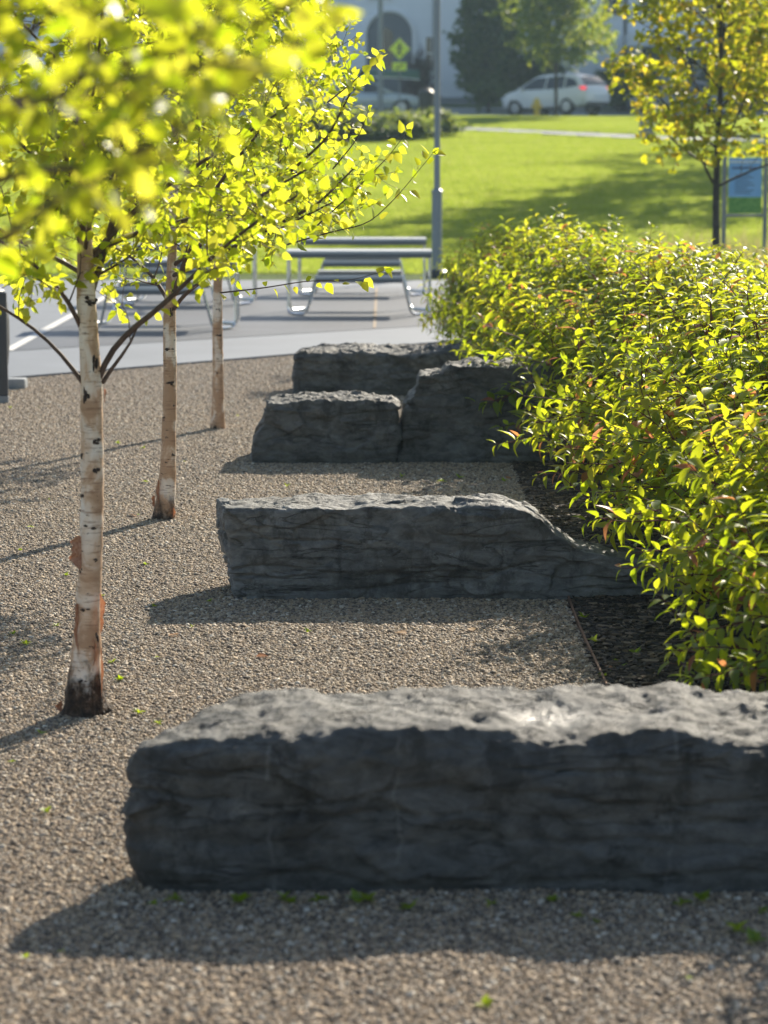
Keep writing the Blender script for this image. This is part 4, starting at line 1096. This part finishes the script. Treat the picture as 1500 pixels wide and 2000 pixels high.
# ------------------------------------------------------------------ bin at the left edge and concrete block
lb = G(4, 787); o = thing('litter_bin', 'dark steel litter bin with grey post at the far left edge', 'bin', (lb[0] - .031, lb[1], .004))
MB().lathe([(.155, .22), (.19, .28), (.205, .45), (.205, .62), (.19, .78), (.16, .83)], (-.125, .14, 0), 28).build('bin_body', M['dark_steel'], o, True)
MB().lathe([(.17, .83), (.175, .86), (.12, .90), (.05, .91)], (-.125, .14, 0), 28).build('lid', M['dark_steel'], o, True)
MB().box((.06, -.10, .46), (.07, .035, .80)).build('support_post', M['dark_steel'], o, bevel=.006)
MB().box((.06, -.10, .03), (.078, .05, .06)).build('post_foot', M['galv'], o, bevel=.004)
cb = G(30, 762); mb = MB(); mb.box((0, 0, .045), (.17, .16, .09))
o = mb.build('concrete_block', M['found'], None, True, .02); o.location = (cb[0], cb[1] + .06, .004)
tag(o, 'small round-edged concrete block on the gravel beside the bin', 'block')

# ------------------------------------------------------------------ lamp post
lp = A(853, 548, 40.6); o = thing('lamp_post', 'tall grey metal lamp post with thicker lower sleeve at the lawn edge', 'lamp post', (lp[0], lp[1], 0))
MB().lathe([(.078, .12), (.078, 1.27), (.086, 1.275), (.086, 1.31), (.05, 1.34)], (0, 0, 0), 24).build('sleeve', M['lamp_grey'], o, True)
MB().lathe([(.047, 1.30), (.04, 5.0)], (0, 0, 0), 20).build('pole', M['lamp_grey'], o, True)
MB().lathe([(.17, 0), (.17, .10), (.13, .14), (.08, .15)], (0, 0, 0), 24).build('base', M['dark_steel'], o, True)
MB().tube([(0, 0, 4.95), (0, -.3, 5.05), (0, -.8, 5.08)], .03, 10).build('arm', M['lamp_grey'], o, True)
MB().box((0, -1.0, 5.06), (.22, .5, .09)).build('lamp_head', M['lamp_grey'], o, bevel=.02)

# ------------------------------------------------------------------ information board, right
ib = A(1453, 470, 37.5); o = thing('information_board', 'blue and green information panel on two grey posts right of the maple', 'sign', (ib[0], ib[1], 0))
s_ = 37.5 / F_PX
zz = lambda y: A(1453, y, 37.5)[2]
for sx in (-1, 1): MB().box((sx * 40 * s_, 0, zz(263) / 2), (.055, .055, zz(263))).build('post', M['galv'], o, bevel=.006)
for y_, h_ in ((266, .05), (421, .04), (300, .04)): MB().box((0, 0, zz(y_)), (80 * s_ - .055, .05, h_)).build('cross_rail', M['galv'], o, bevel=.004)
MB().box((0, -.012, (zz(308) + zz(385)) / 2), (64 * s_, .02, zz(308) - zz(385))).build('poster', M['poster_blue'], o)
MB().box((0, -.012, (zz(385) + zz(417)) / 2), (64 * s_, .02, zz(385) - zz(417) - .002)).build('poster_photo', M['poster_green'], o)
ink = MB()
ink.box((0, -.0245, zz(328)), (52 * s_, .003, .026))
for k in range(8):
    w_ = [30, 36, 26, 34, 38, 24, 36, 30][k] * s_
    ink.box((-20 * s_ + w_ / 2, -.0245, zz(342 + k * 5)), (w_, .003, .011))
ink.build('text_lines', M['poster_ink'], o)
MB().box((0, -.0245, zz(316)), (60 * s_, .003, .03)).build('text_lines', M['poster_white'], o)

# ------------------------------------------------------------------ maple and the other trees
def tree(name, label, base, H, crown_lo, rad, seed, leaf_m, tmpl, leaf, tr, wood, n_limb=24, cs=.12, ts=.1, cl=.45, tl=.22, sp=.045, keep=None, okf=None, group=None, el=(10, 55), bias=0.0, taper=.6):
    base = np.array(base, float)
    root = thing(name, label, 'tree', base, group=group)
    n = 24; Q = np.array([[.03 * H * .3 * math.sin(i * .5 + seed) * i / n, .02 * H * .3 * math.cos(i * .4 + seed) * i / n, H * i / n] for i in range(n + 1)]) + base
    Q[0, 2] -= .05; rr = np.linspace(tr, tr * .12, n + 1); rr[0] *= 1.4
    q = QM(); q.tube(Q, rr, 14, .12, seed); q.build('trunk', wood, root, base)
    T = Tree(seed, tmpl, leaf, sp, okf, child_len=cl, twig_len=tl, child_step=cs, twig_step=ts, bias=bias)
    az = seed
    for z in np.linspace(crown_lo, H * .96, n_limb):
        az += 2.4 + T.r.uniform(-.3, .3); k = int(np.clip(z / H * n, 0, n)); f = (z - crown_lo) / (H - crown_lo); e_ = R(T.r.uniform(*el) + 20 * f)
        ln = rad * (1 - taper * abs(f - .25) ** 1.1) * T.r.uniform(.85, 1.12)
        W = T.walk(Q[k], np.array([math.cos(az) * math.cos(e_), math.sin(az) * math.cos(e_), math.sin(e_)]), ln, 8, .1, .35)
        T.limb(W, max(.006, rr[k] * .45), .003, .22)
    print(name, T.finish(root, base, wood, leaf_m, keep)); return root
mp = A(1397, 600, 31.0)
def maple_keep(P):
    x, y = proj(P); return ((y < 335) & ((x < 1412) | (y < 305))) | ((x > 1240) & (x < 1330) & (y < 345))
tree('maple_tree', 'young maple turning yellow and orange, thin dark trunk at right', (mp[0], 31, 0), 5.2, 1.55, 1.68, 33, M['maple_leaf'], MAPLE, .075, .052, M['dark_trunk'], n_limb=30, cs=.13, ts=.09, cl=.55, tl=.24, sp=.045, keep=maple_keep, bias=-.08)
def gz(y): return float(zt(y))
lt = A(1086, 222, 107.5)
tree('street_tree', 'feathery green street tree with thin trunk before the white car', (lt[0], 107.5, gz(107.5)), 8.2, 1.6, 3.4, 41, M['mid_leaf'], CLUMP, .20, .075, M['dark_trunk'], n_limb=42, cs=.22, ts=.16, cl=1.1, tl=.55, sp=.11)
tree('shade_tree', 'tree right of the view casting long shadows on the lawn', (10.6, 65, gz(65)), 11, 4.0, 3.0, 43, M['mid_leaf'], CLUMP, .25, .14, M['dark_trunk'], n_limb=26, cs=.45, ts=.34, cl=1.4, tl=.7, sp=.2)
tree('shade_tree', 'tallest tree right of the view shading the middle of the lawn', (14.6, 79, gz(79)), 17.5, 6, 3.2, 45, M['mid_leaf'], CLUMP, .28, .16, M['dark_trunk'], n_limb=46, taper=.25, cs=.40, ts=.34, cl=1.4, tl=.7, sp=.2)
tree('shade_tree', 'farthest tree right of the view shading the upper lawn', (18.5, 96, gz(96)), 16, 5.5, 3.4, 44, M['mid_leaf'], CLUMP, .25, .14, M['dark_trunk'], n_limb=26, cs=.45, ts=.34, cl=1.4, tl=.7, sp=.2)
BG = 'low hedge shrubs along the lawn crest'
big = shrub_proto('leafy_shrub', 'x', 'shrub', 81, M['mid_leaf'], M['dark_trunk'], BG, rad=1.0, H=1.0, stems=110, leaf=.17, pairs_step=.11, tmpl=CLUMP, reds=0, el_lo=4, side=4)
for i, (px, Yd, s_, h_, lab) in enumerate([(700, 83, 1.4, .78, 'rounded green shrub on the lawn crest left of the lamp post'), (775, 84, 1.3, .74, 'green shrub on the lawn crest below the canoe'), (845, 86, 1.0, .72, 'low green shrub on the crest behind the lamp post'), (610, 83, 1.5, .9, 'green shrub on the crest behind the birch leaves')]):
    o = big if i == 0 else copy_tree(big); x = (px - 750) / F_PX * Yd
    o.location = (x, Yd, gz(Yd)); o.scale = (s_, s_, h_); o.rotation_euler = (0, 0, i * 2.1); o['label'] = lab
tree('dark_tree', 'dense dark green tree against the white house wall', ((952 - 750) / F_PX * 121, 121, gz(121)), 5.0, .35, 1.75, 52, M['dark_leaf'], CLUMP, .24, .10, M['dark_trunk'], n_limb=64, cs=.22, ts=.17, cl=.9, tl=.45, sp=.11, el=(0, 40), taper=.45)
dk = shrub_proto('evergreen_bush', 'x', 'bush', 83, M['dark_leaf'], M['dark_trunk'], None, rad=1.0, H=2.6, stems=240, leaf=.22, pairs_step=.12, tmpl=CLUMP, reds=0, el_lo=2, side=4, wood_r=.02)
if 'group' in dk: del dk['group']
for i, (px, Yd, s_, h_, lab) in enumerate([(1045, 121.5, 1.5, .95, 'lower dark bush behind the white car front'), (1215, 121.5, 1.6, .85, 'dark bush behind the white car tail'), (1460, 121.5, 2.2, 1.6, 'dark tree behind the maple at the right edge')]):
    o = dk if i == 0 else copy_tree(dk); x = (px - 750) / F_PX * Yd
    o.location = (x, Yd, gz(Yd)); o.scale = (s_, s_, h_); o.rotation_euler = (0, 0, i * 1.7); o['label'] = lab
pu = shrub_proto('purple_shrub', 'small purplish shrub against the house beside the canoe', 'shrub', 85, M['purple_leaf'], M['dark_trunk'], None, rad=.9, H=2.6, stems=60, leaf=.17, pairs_step=.13, tmpl=CLUMP, reds=0, side=4)
pu.location = ((818 - 750) / F_PX * 122.5, 122.5, gz(122.5))
# dry meadow grass at the right behind the shrubs
q = QM(); r_ = np.random.default_rng(91); n = 7000
Y_ = r_.uniform(30.5, 43, n); X_ = r_.uniform(2.9, 7.5, n); k = (X_ > .095 * Y_)
X_, Y_ = X_[k], Y_[k]; n = len(X_)
d_ = np.column_stack([r_.normal(0, .25, n), r_.normal(0, .25, n), np.ones(n)])
place_leaves(q, leaf_template([0, .5, 1], [.012, .010, .002], .2, .12), np.column_stack([X_, Y_, zt(Y_)]), d_, r_.normal(size=(n, 3)), r_.uniform(.3, .75, n), r_.uniform(0, 1, n))
tag(q.build('meadow_grass', M['dry_grass']), 'thin tall tan grass behind the shrubs at right', 'grass', kind='stuff')

# ------------------------------------------------------------------ houses
HY = 126.0
def hx(px, Y=HY): return (px - 750) / F_PX * Y
def hz(py, Y=HY): return float(A(750, py, Y)[2])
def clap(mb, x0, x1, y, z0, z1, step=.14, dep=.018):
    z = z0
    while z < z1 - 1e-6:
        zb = min(z1, z + step)
        mb.add([(x0, y - dep, z), (x1, y - dep, z), (x1, y, zb), (x0, y, zb)], [(0, 1, 2, 3)])
        mb.add([(x0, y, z), (x1, y, z), (x1, y - dep, z), (x0, y - dep, z)], [(0, 1, 2, 3)])
        z = zb
house = thing('white_house', 'large white clapboard house with arched doorway behind the parked cars', 'house', (0, HY, gz(HY)))
g0 = gz(HY)
def HB(): return MB()
x0, x1 = hx(-420), hx(967); zb = hz(190) - g0; top = 8.2
mb = HB(); clap(mb, x0, x1, 0, zb, top); mb.box(((x0 + x1) / 2, 4.02, top / 2), (x1 - x0 - .01, 8, top - .01)); mb.build('wall', M['white_paint'], house)
x2, x3 = hx(975), hx(1215)
mb = HB(); clap(mb, x2, x3, 1.2, zb, top); mb.box(((x2 + x3) / 2, 4.6, top / 2), (x3 - x2 - .01, 6.7, top - .01)); mb.build('wing_wall', M['white_paint'], house)
mb = HB(); mb.box(((x0 + x1) / 2, -.0, (zb - .4) / 2), (x1 - x0, .1, zb + .4)); mb.build('foundation', M['found'], house)
mb = HB(); mb.box((x1 + .06, .0, (top + zb) / 2), (.16, .14, top - zb)); mb.build('corner_board', M['trim_paint'], house)
mb = HB(); mb.prism([(x0 - .5, top), (x3 + .3, top), (x3 - 2, top + 3), (x0 + 3, top + 3)], -.5, 8.5); mb.build('roof', M['roof'], house)
MB().tube([(hx(846), -.08, zb), (hx(846), -.08, top)], .05, 10).build('downspout', M['galv'], house, True)
def window(px0, px1, py0, py1, parent, y=0.0, g=g0, Y=HY, mull=1):
    a_, b_, c_, d_ = hx(px0, Y), hx(px1, Y), hz(py1, Y) - g, hz(py0, Y) - g
    f = MB(); t_ = .09
    for (cx, cz, w_, h_) in (((a_ + b_) / 2, d_ + t_ / 2, b_ - a_ + 2 * t_, t_), ((a_ + b_) / 2, c_ - t_ / 2, b_ - a_ + 2 * t_, t_), (a_ - t_ / 2, (c_ + d_) / 2, t_, d_ - c_), (b_ + t_ / 2, (c_ + d_) / 2, t_, d_ - c_)):
        f.box((cx, y - .05, cz), (w_, .1, h_))
    f.box(((a_ + b_) / 2, y - .045, (c_ + d_) / 2), (b_ - a_, .03, .05))
    for k in range(mull): f.box((a_ + (b_ - a_) * (k + 1) / (mull + 1), y - .042, (c_ + d_) / 2), (.03, .03, d_ - c_))
    fo = f.build('window', M['trim_paint'], parent)
    MB().box(((a_ + b_) / 2, y - .025, (c_ + d_) / 2), (b_ - a_, .02, d_ - c_)).build('pane', M['window_glass'], fo)
window(831, 851, 73, 136, house); window(620, 660, 20, 120, house); window(1175, 1205, -40, 26, house, 1.2); window(470, 510, 40, 120, house); window(380, 420, 40, 120, house)
window(722, 764, -90, -2, house)
# arched doorway
def arch(cx, hw, z0, zs, n=14): return [(cx - hw, z0), (cx + hw, z0)] + [(cx + hw * math.cos(math.pi * k / n), zs + hw * math.sin(math.pi * k / n)) for k in range(n + 1)]
cx, hw = hx(748), .78; zs = hz(70) - g0
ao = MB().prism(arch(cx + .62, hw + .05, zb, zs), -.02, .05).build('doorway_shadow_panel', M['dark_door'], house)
dro = MB().prism(arch(cx + .3, hw + .3, zb - .01, zs), -.06, .02).build('arched_door', M['dark_door'], house)
mb = MB()
pts = [(cx + .3 - hw - .36, -.1, zb)] + [(cx + .3 - (hw + .36) * math.cos(math.pi * k / 16), -.1, zs + (hw + .36) * math.sin(math.pi * k / 16)) for k in range(17)] + [(cx + .3 + hw + .36, -.1, zb)]
mb.tube(pts, .11, 8); mb.build('arch_trim', M['trim_paint'], dro, True)
MB().prism(arch(cx + .1, .36, zb + .9, zs), -.08, -.05).build('pane', M['window_glass'], dro)
# porch house at the right
ph = thing('porch_house', 'pale house with columned porch half hidden by the maple', 'house', (0, 127.5, gz(127.5))); g1 = gz(127.5); PY = 127.5
xa, xb = hx(1218, PY), hx(1950, PY)
mb = MB(); clap(mb, xa, xb, 0, .5, 8.5); mb.box(((xa + xb) / 2, 4.02, 4.25), (xb - xa - .01, 8, 8.49)); mb.build('wall', M['white_paint'], ph)
MB().prism([(xa - .4, 8.5), (xb + .4, 8.5), (xb - 3, 12), (xa + 3, 12)], -.5, 8.5).build('roof', M['roof'], ph)
zent = hz(85, PY) - g1
MB().box(((xa + xb) / 2, -1.0, zent + .1), (xb - xa + .3, 2.2, .6)).build('porch_roof', M['trim_paint'], ph, bevel=.03)
MB().box(((xa + xb) / 2, -1.0, .2), (xb - xa + .2, 2.1, .4)).build('porch_deck', M['found'], ph)
for px in (1232, 1300, 1400, 1480):
    MB().lathe([(.19, .402), (.19, .5), (.15, .52), (.13, zent - .35), (.18, zent - .3), (.18, zent - .202)], (hx(px, PY), -1.8, 0), 16).build('column', M['trim_paint'], ph, True)
MB().box((hx(1262, PY), -.03, 1.5), (1.0, .06, 2.1)).build('door', M['dark_door'], ph)
for a_, b_ in ((1315, 1350), (1365, 1395), (1430, 1465)): window(a_, b_, 110, 165, ph, 0, g1, PY)
for a_, b_ in ((1245, 1275), (1355, 1390), (1440, 1475)): window(a_, b_, -50, 35, ph, 0, g1, PY)

# ------------------------------------------------------------------ vehicles
def car(name, label, paint, suv, loc, rz, pitch=0.0):
    """x forward, z up, wheels at z=0"""
    root = thing(name, label, 'car', loc, rz); root.rotation_euler = (0, pitch, rz)
    L, W = (4.55, 1.84) if suv else (4.6, 1.78)
    zr, zb, zlow = (1.66, 1.04, .27) if suv else (1.46, .93, .22)
    kz = zr / 1.66
    if suv: st = [(-2.275, .50, .80, .66), (-2.25, .40, 1.00, .80), (-2.16, .36, 1.10, .87), (-2.04, .32, 1.30, .90), (-1.80, zlow, 1.54, .905), (-1.5, zlow, 1.635, .91), (-1.0, zlow, 1.68, .915), (-.4, zlow, 1.685, .92), (.1, zlow, 1.66, .92), (.4, zlow, 1.59, .92), (.75, zlow, 1.40, .915), (1.05, zlow, 1.22, .91), (1.3, zlow, 1.10, .90), (1.6, .30, 1.04, .88), (1.95, .32, .94, .82), (2.18, .36, .76, .68), (2.275, .44, .58, .5)]
    else: st = [(-2.3, .50, .72, .66), (-2.25, .40, .88, .80), (-2.0, .30, .97, .86), (-1.6, zlow, 1.02, .90), (-1.2, zlow, 1.22, .905), (-.75, zlow, 1.40, .91), (-.3, zlow, 1.45, .915), (.1, zlow, 1.42, .92), (.45, zlow, 1.28, .92), (.8, zlow, 1.08, .915), (1.1, zlow, .94, .91), (1.4, zlow, .90, .90), (1.8, .26, .84, .86), (2.1, .30, .74, .78), (2.25, .36, .62, .64), (2.3, .42, .54, .5)]
    SX = [q[0] for q in st]
    def hi_at(x): return float(np.interp(x, SX, [q[2] for q in st]))
    def w_at(x): return float(np.interp(x, SX, [q[3] for q in st])) * W / 1.82
    def side(x, z):
        w = w_at(x); return .97 * w - .235 * max(0, z - zb) / (zr - zb)
    vs, fs = [], []
    for x, lo, hi, w0 in st:
        w = w_at(x); zc_ = min(zb, hi - .05); yt = side(x, hi - .05)
        prof = [(0, lo), (w * .8, lo), (w * .96, lo + .08), (w, lo + (zc_ - lo) * .45), (w * .99, lo + (zc_ - lo) * .8), (w * .97, zc_), (yt, max(zc_ + .01, hi - .05)), (yt * .82, hi)]
        ring = prof + [(0, hi + .02)] + [(-a_, b_) for a_, b_ in prof[:0:-1]]
        K = len(ring); vs += [(x, a_, b_) for a_, b_ in ring]
    for i in range(len(st) - 1):
        for k in range(K): fs.append((i * K + k, i * K + (k + 1) % K, (i + 1) * K + (k + 1) % K, (i + 1) * K + k))
    fs += [tuple(range(K)), tuple(range((len(st) - 1) * K, len(st) * K))]
    MB().add(vs, fs).build('body', paint, root, True)
    # side windows, windscreen and rear window a few millimetres proud of the body
    zt_ = zr - .12
    wins = [[(-1.92, zb + .12), (-1.25, zb + .03), (-1.25, zt_ - .03), (-1.66, zt_ - .13)], [(-1.17, zb + .03), (-.28, zb + .02), (-.28, zt_), (-1.17, zt_)], [(-.20, zb + .02), (1.08, zb + .03), (.62, zt_ - .16), (.3, zt_ - .02), (-.20, zt_)]] if suv else            [[(-1.35, zb + .06), (-.9, zb + .03), (-.3, zb + .02), (-.3, zt_), (-.85, zt_ - .03)], [(-.22, zb + .02), (.80, zb), (.30, zt_ - .08), (.0, zt_), (-.22, zt_)]]
    for sy in (-1, 1):
        for w_ in wins:
            n = len(w_); o1 = [(x, sy * (side(x, z) + .012), z) for x, z in w_]; o2 = [(x, sy * (side(x, z) - .05), z) for x, z in w_]
            MB().add(o1 + o2, [tuple(range(n)), tuple(range(2 * n - 1, n - 1, -1))] + [(k, k + n, (k + 1) % n + n, (k + 1) % n) for k in range(n)]).build('window', M['car_glass'], root)
    def screen(nm, xa_, xb_, fa, fb, e):
        V_ = []
        for i in range(5):
            x = xa_ + (xb_ - xa_) * i / 4; h_ = hi_at(x); y = (side(x, h_ - .05) * (fa + (fb - fa) * i / 4)); V_ += [(x + e, -y, h_ - .005), (x + e, -y * .5, h_ + .022), (x + e, 0, h_ + .03), (x + e, y * .5, h_ + .022), (x + e, y, h_ - .005)]
        F_ = [(i * 5 + k, i * 5 + k + 1, i * 5 + k + 6, i * 5 + k + 5) for i in range(4) for k in range(4)]
        MB().add(V_, F_).build(nm, M['car_glass'], root, True)
    if suv: screen('windscreen', 1.24, .38, .88, .86, .012); screen('rear_window', -2.12, -1.84, .84, .82, -.02)
    else: screen('windscreen', 1.02, .2, .88, .86, .012); screen('rear_window', -1.5, -.85, .86, .84, -.012)
    for sx, xx in ((-1, -1.35), (1, 1.32)):
        for sy in (-1, 1):
            wy = sy * (W / 2 - .10)
            wh = MB().lathe([(.20, -.11), (.32, -.11), (.345, -.07), (.345, .07), (.32, .11), (.20, .11)], (xx, wy, .345), 24, 'Y').build('wheel', M['tyre'], root, True)
            MB().lathe([(.02, -.118), (.21, -.112), (.21, .112), (.02, .118)], (xx, wy, .345), 20, 'Y').build('rim', M['rim'], wh, True)
            MB().lathe([(.40, -.01), (.41, .0), (.40, .01)], (xx, sy * (W / 2 - .035), .36), 24, 'Y').build('wheel_arch', M['black'], root, True)
    for sy in (-1, 1):
        zl = 1.04 if suv else .80
        MB().box((-L / 2 + .17, sy * .79, zl), (.26, .18, .14)).build('tail_light', M['red_lamp'], root, True, .03)
        MB().box((L / 2 - .24, sy * .62, .74 if suv else .66), (.3, .28, .12)).build('headlight', M['poster_white'], root, True, .03)
        MB().box((.95 if suv else .72, sy * .97, zb + .06), (.12, .2, .14)).build('mirror', paint, root, True, .03)
    MB().box((-L / 2 + .06, 0, .42), (.12, 1.4, .16)).build('bumper', M['black'], root, True, .03)
    if suv:
        MB().box((-L / 2 - .0, 0, .70), (.03, .5, .11)).build('number_plate', M['poster_white'], root)
    return root
CY = 112.6
def roadz(y): return gz(y) + .034
cx_ = (1079 - 750) / F_PX * CY
car('parked_car', 'white parked car with lit red tail lamp behind the street tree', M['car_white'], True, (cx_, CY, roadz(CY) + .02), R(180 - 42), R(1.5))
cx2 = (746 - 750) / F_PX * 112.4
car('parked_car', 'silver-blue parked car carrying a green canoe on its roof', M['car_silver'], False, (cx2 - .55, 112.4, roadz(112.4)), R(0))
car('parked_car', 'dark blue-grey parked car seen through the maple leaves', M['car_blue'], False, ((1330 - 750) / F_PX * 112.8, 112.8, roadz(112.8)), R(180))
# canoe, upside down on the roof
cn = MB(); vs, fs = [], []; n, K = 17, 9; Lc = 5.0
for i in range(n):
    s_ = i / (n - 1) * 2 - 1; w = .44 * (1 - abs(s_) ** 2.4) + .012; h = .40 - .04 * (1 - s_ * s_); dz = -.10 * abs(s_) ** 3
    for k in range(K):
        a_ = math.pi * k / (K - 1); vs.append((s_ * Lc / 2, -w * math.cos(a_) , dz + h * math.sin(a_) ** .7))
for i in range(n - 1):
    for k in range(K - 1): fs.append((i * K + k, i * K + k + 1, (i + 1) * K + k + 1, (i + 1) * K + k))
    fs.append((i * K, (i + 1) * K, (i + 1) * K + K - 1, i * K + K - 1))
cno = thing('canoe', 'dark green canoe lying upside down on the silver car roof', 'canoe', (cx2 - .95, 112.4, roadz(112.4) + 1.58))
cn.add(vs, fs).build('hull', M['canoe'], cno, True)
rr_ = MB()
for sy in (-1, 1): rr_.tube([(-2.5 * math.cos(0) + 5 * i / 16, sy * (.44 * (1 - abs(i / 8 - 1) ** 2.4) + .02), -.10 * abs(i / 8 - 1) ** 3) for i in range(17)], .022, 6)
rr_.build('gunwale', M['trim_paint'], cno, True)
for xx in (-.9, .5): MB().box((xx, 0, -.055), (.06, 1.3, .05)).build('roof_bar', M['black'], cno)

# ------------------------------------------------------------------ street furniture far off
hy = 109.0; o = thing('fire_hydrant', 'yellow fire hydrant on the grass before the white car', 'hydrant', ((1045 - 750) / F_PX * hy, hy, gz(hy)))
MB().lathe([(.17, 0), (.17, .06), (.12, .08), (.12, .5), (.15, .52), (.15, .57), (.12, .6), (.10, .68), (.05, .74), (.03, .78)], (0, 0, 0), 18).build('barrel', M['hydrant'], o, True)
for sx in (-1, 1): MB().lathe([(.07, 0), (.07, .1), (.05, .12)] if sx > 0 else [(.05, -.12), (.07, -.1), (.07, 0)], (sx * .10, 0, .42), 12, 'X').build('outlet', M['hydrant'], o, True)
MB().lathe([(.08, -.22), (.09, -.20), (.09, 0)], (0, 0, .40), 12, 'Y').build('outlet', M['hydrant'], o, True)
sy_ = 110.0; sg = thing('crossing_sign', 'yellow diamond pedestrian crossing sign with arrow plate below', 'sign', ((780 - 750) / F_PX * sy_, sy_, gz(sy_)))
zc = hz(96, sy_) - gz(sy_)
MB().tube([(0, .03, 0), (0, .03, zc + .5)], .03, 10).build('post', M['galv'], sg, True)
hd = .42
MB().prism([(0, zc - hd), (hd, zc), (0, zc + hd), (-hd, zc)], -.03, -.01).build('diamond_plate', M['yellow_sign'], sg, bevel=.004)
wk = MB(); y0_, y1_ = -.036, -.0305
def bar(a_, b_, w_):
    dx, dz = b_[0] - a_[0], b_[1] - a_[1]; l_ = math.hypot(dx, dz); nx_, nz_ = -dz / l_ * w_ / 2, dx / l_ * w_ / 2
    wk.prism([(a_[0] + nx_, zc + a_[1] + nz_), (a_[0] - nx_, zc + a_[1] - nz_), (b_[0] - nx_, zc + b_[1] - nz_), (b_[0] + nx_, zc + b_[1] + nz_)], y0_, y1_)
wk.prism([(.01 + .05 * math.cos(a_ * .5236), zc + .20 + .05 * math.sin(a_ * .5236)) for a_ in range(12)], y0_, y1_)
bar((0, .14), (-.01, -.06), .10); bar((-.02, -.05), (.07, -.24), .055); bar((0, -.05), (-.10, -.23), .055); bar((.02, .11), (.12, .0), .04); bar((-.02, .11), (-.12, .02), .04)
wk.build('walking_figure', M['black'], sg)
zp = hz(130, sy_) - gz(sy_)
MB().box((0, -.02, zp), (.56, .02, .32)).build('arrow_plate', M['yellow_sign'], sg, bevel=.003)
wk = MB(); zc0 = zc; zc = zp; bar((.16, .09), (-.08, -.05), .045); wk.prism([(-.17, zp - .1), (-.04, zp - .09), (-.10, zp + .02)], y0_, y1_); wk.build('arrow', M['black'], sg); zc = zc0
uy = 109.5; o = thing('utility_pole', 'plain grey street pole left of the crossing sign', 'pole', ((743 - 750) / F_PX * uy, uy, gz(uy)))
MB().lathe([(.11, 0), (.09, 9)], (0, 0, 0), 14).build('shaft', M['lamp_grey'], o, True)
MB().lathe([(.2, 0), (.2, .12), (.12, .2)], (0, 0, 0), 14).build('base', M['galv'], o, True)
by = 105; o = thing('street_bin', 'black street bin beyond the crest shrubs near the lamp post', 'bin', ((831 - 750) / F_PX * by, by, gz(by)))
MB().lathe([(.24, 0), (.27, .2), (.29, .95)], (0, 0, 0), 18).build('bin_body', M['black'], o, True)
MB().lathe([(.31, .95), (.31, 1.0), (.2, 1.12), (.05, 1.15)], (0, 0, 0), 18).build('lid', M['black'], o, True)
uy = 84; ux = (1268 - 750) / F_PX * uy; o = thing('utility_cabinet', 'grey metal utility cabinet beside the footpath', 'cabinet', (ux, uy + 1.6, gz(uy + 1.6)))
MB().box((0, 0, .3), (.45, .40, .60)).build('cabinet_body', M['galv'], o, bevel=.015)
MB().box((0, -.21, .3), (.37, .02, .5)).build('door', M['galv'], o, bevel=.005)
MB().box((0, 0, .625), (.50, .45, .05)).build('lid', M['galv'], o, bevel=.01)

# ------------------------------------------------------------------ the morning air
hz_m = bpy.data.materials.new('haze'); hz_m.use_nodes = True
nt = hz_m.node_tree; nt.nodes.remove(nt.nodes['Principled BSDF'])
pv = nt.nodes.new('ShaderNodeVolumePrincipled'); pv.inputs['Color'].default_value = (.6, .84, 1, 1); pv.inputs['Density'].default_value = .00034; pv.inputs['Anisotropy'].default_value = .45
nt.links.new(pv.outputs[0], nt.nodes['Material Output'].inputs['Volume'])
mb = MB(); mb.box((0, 285, 9), (820, 650, 20))
tag(mb.build('haze', hz_m), kind='stuff')
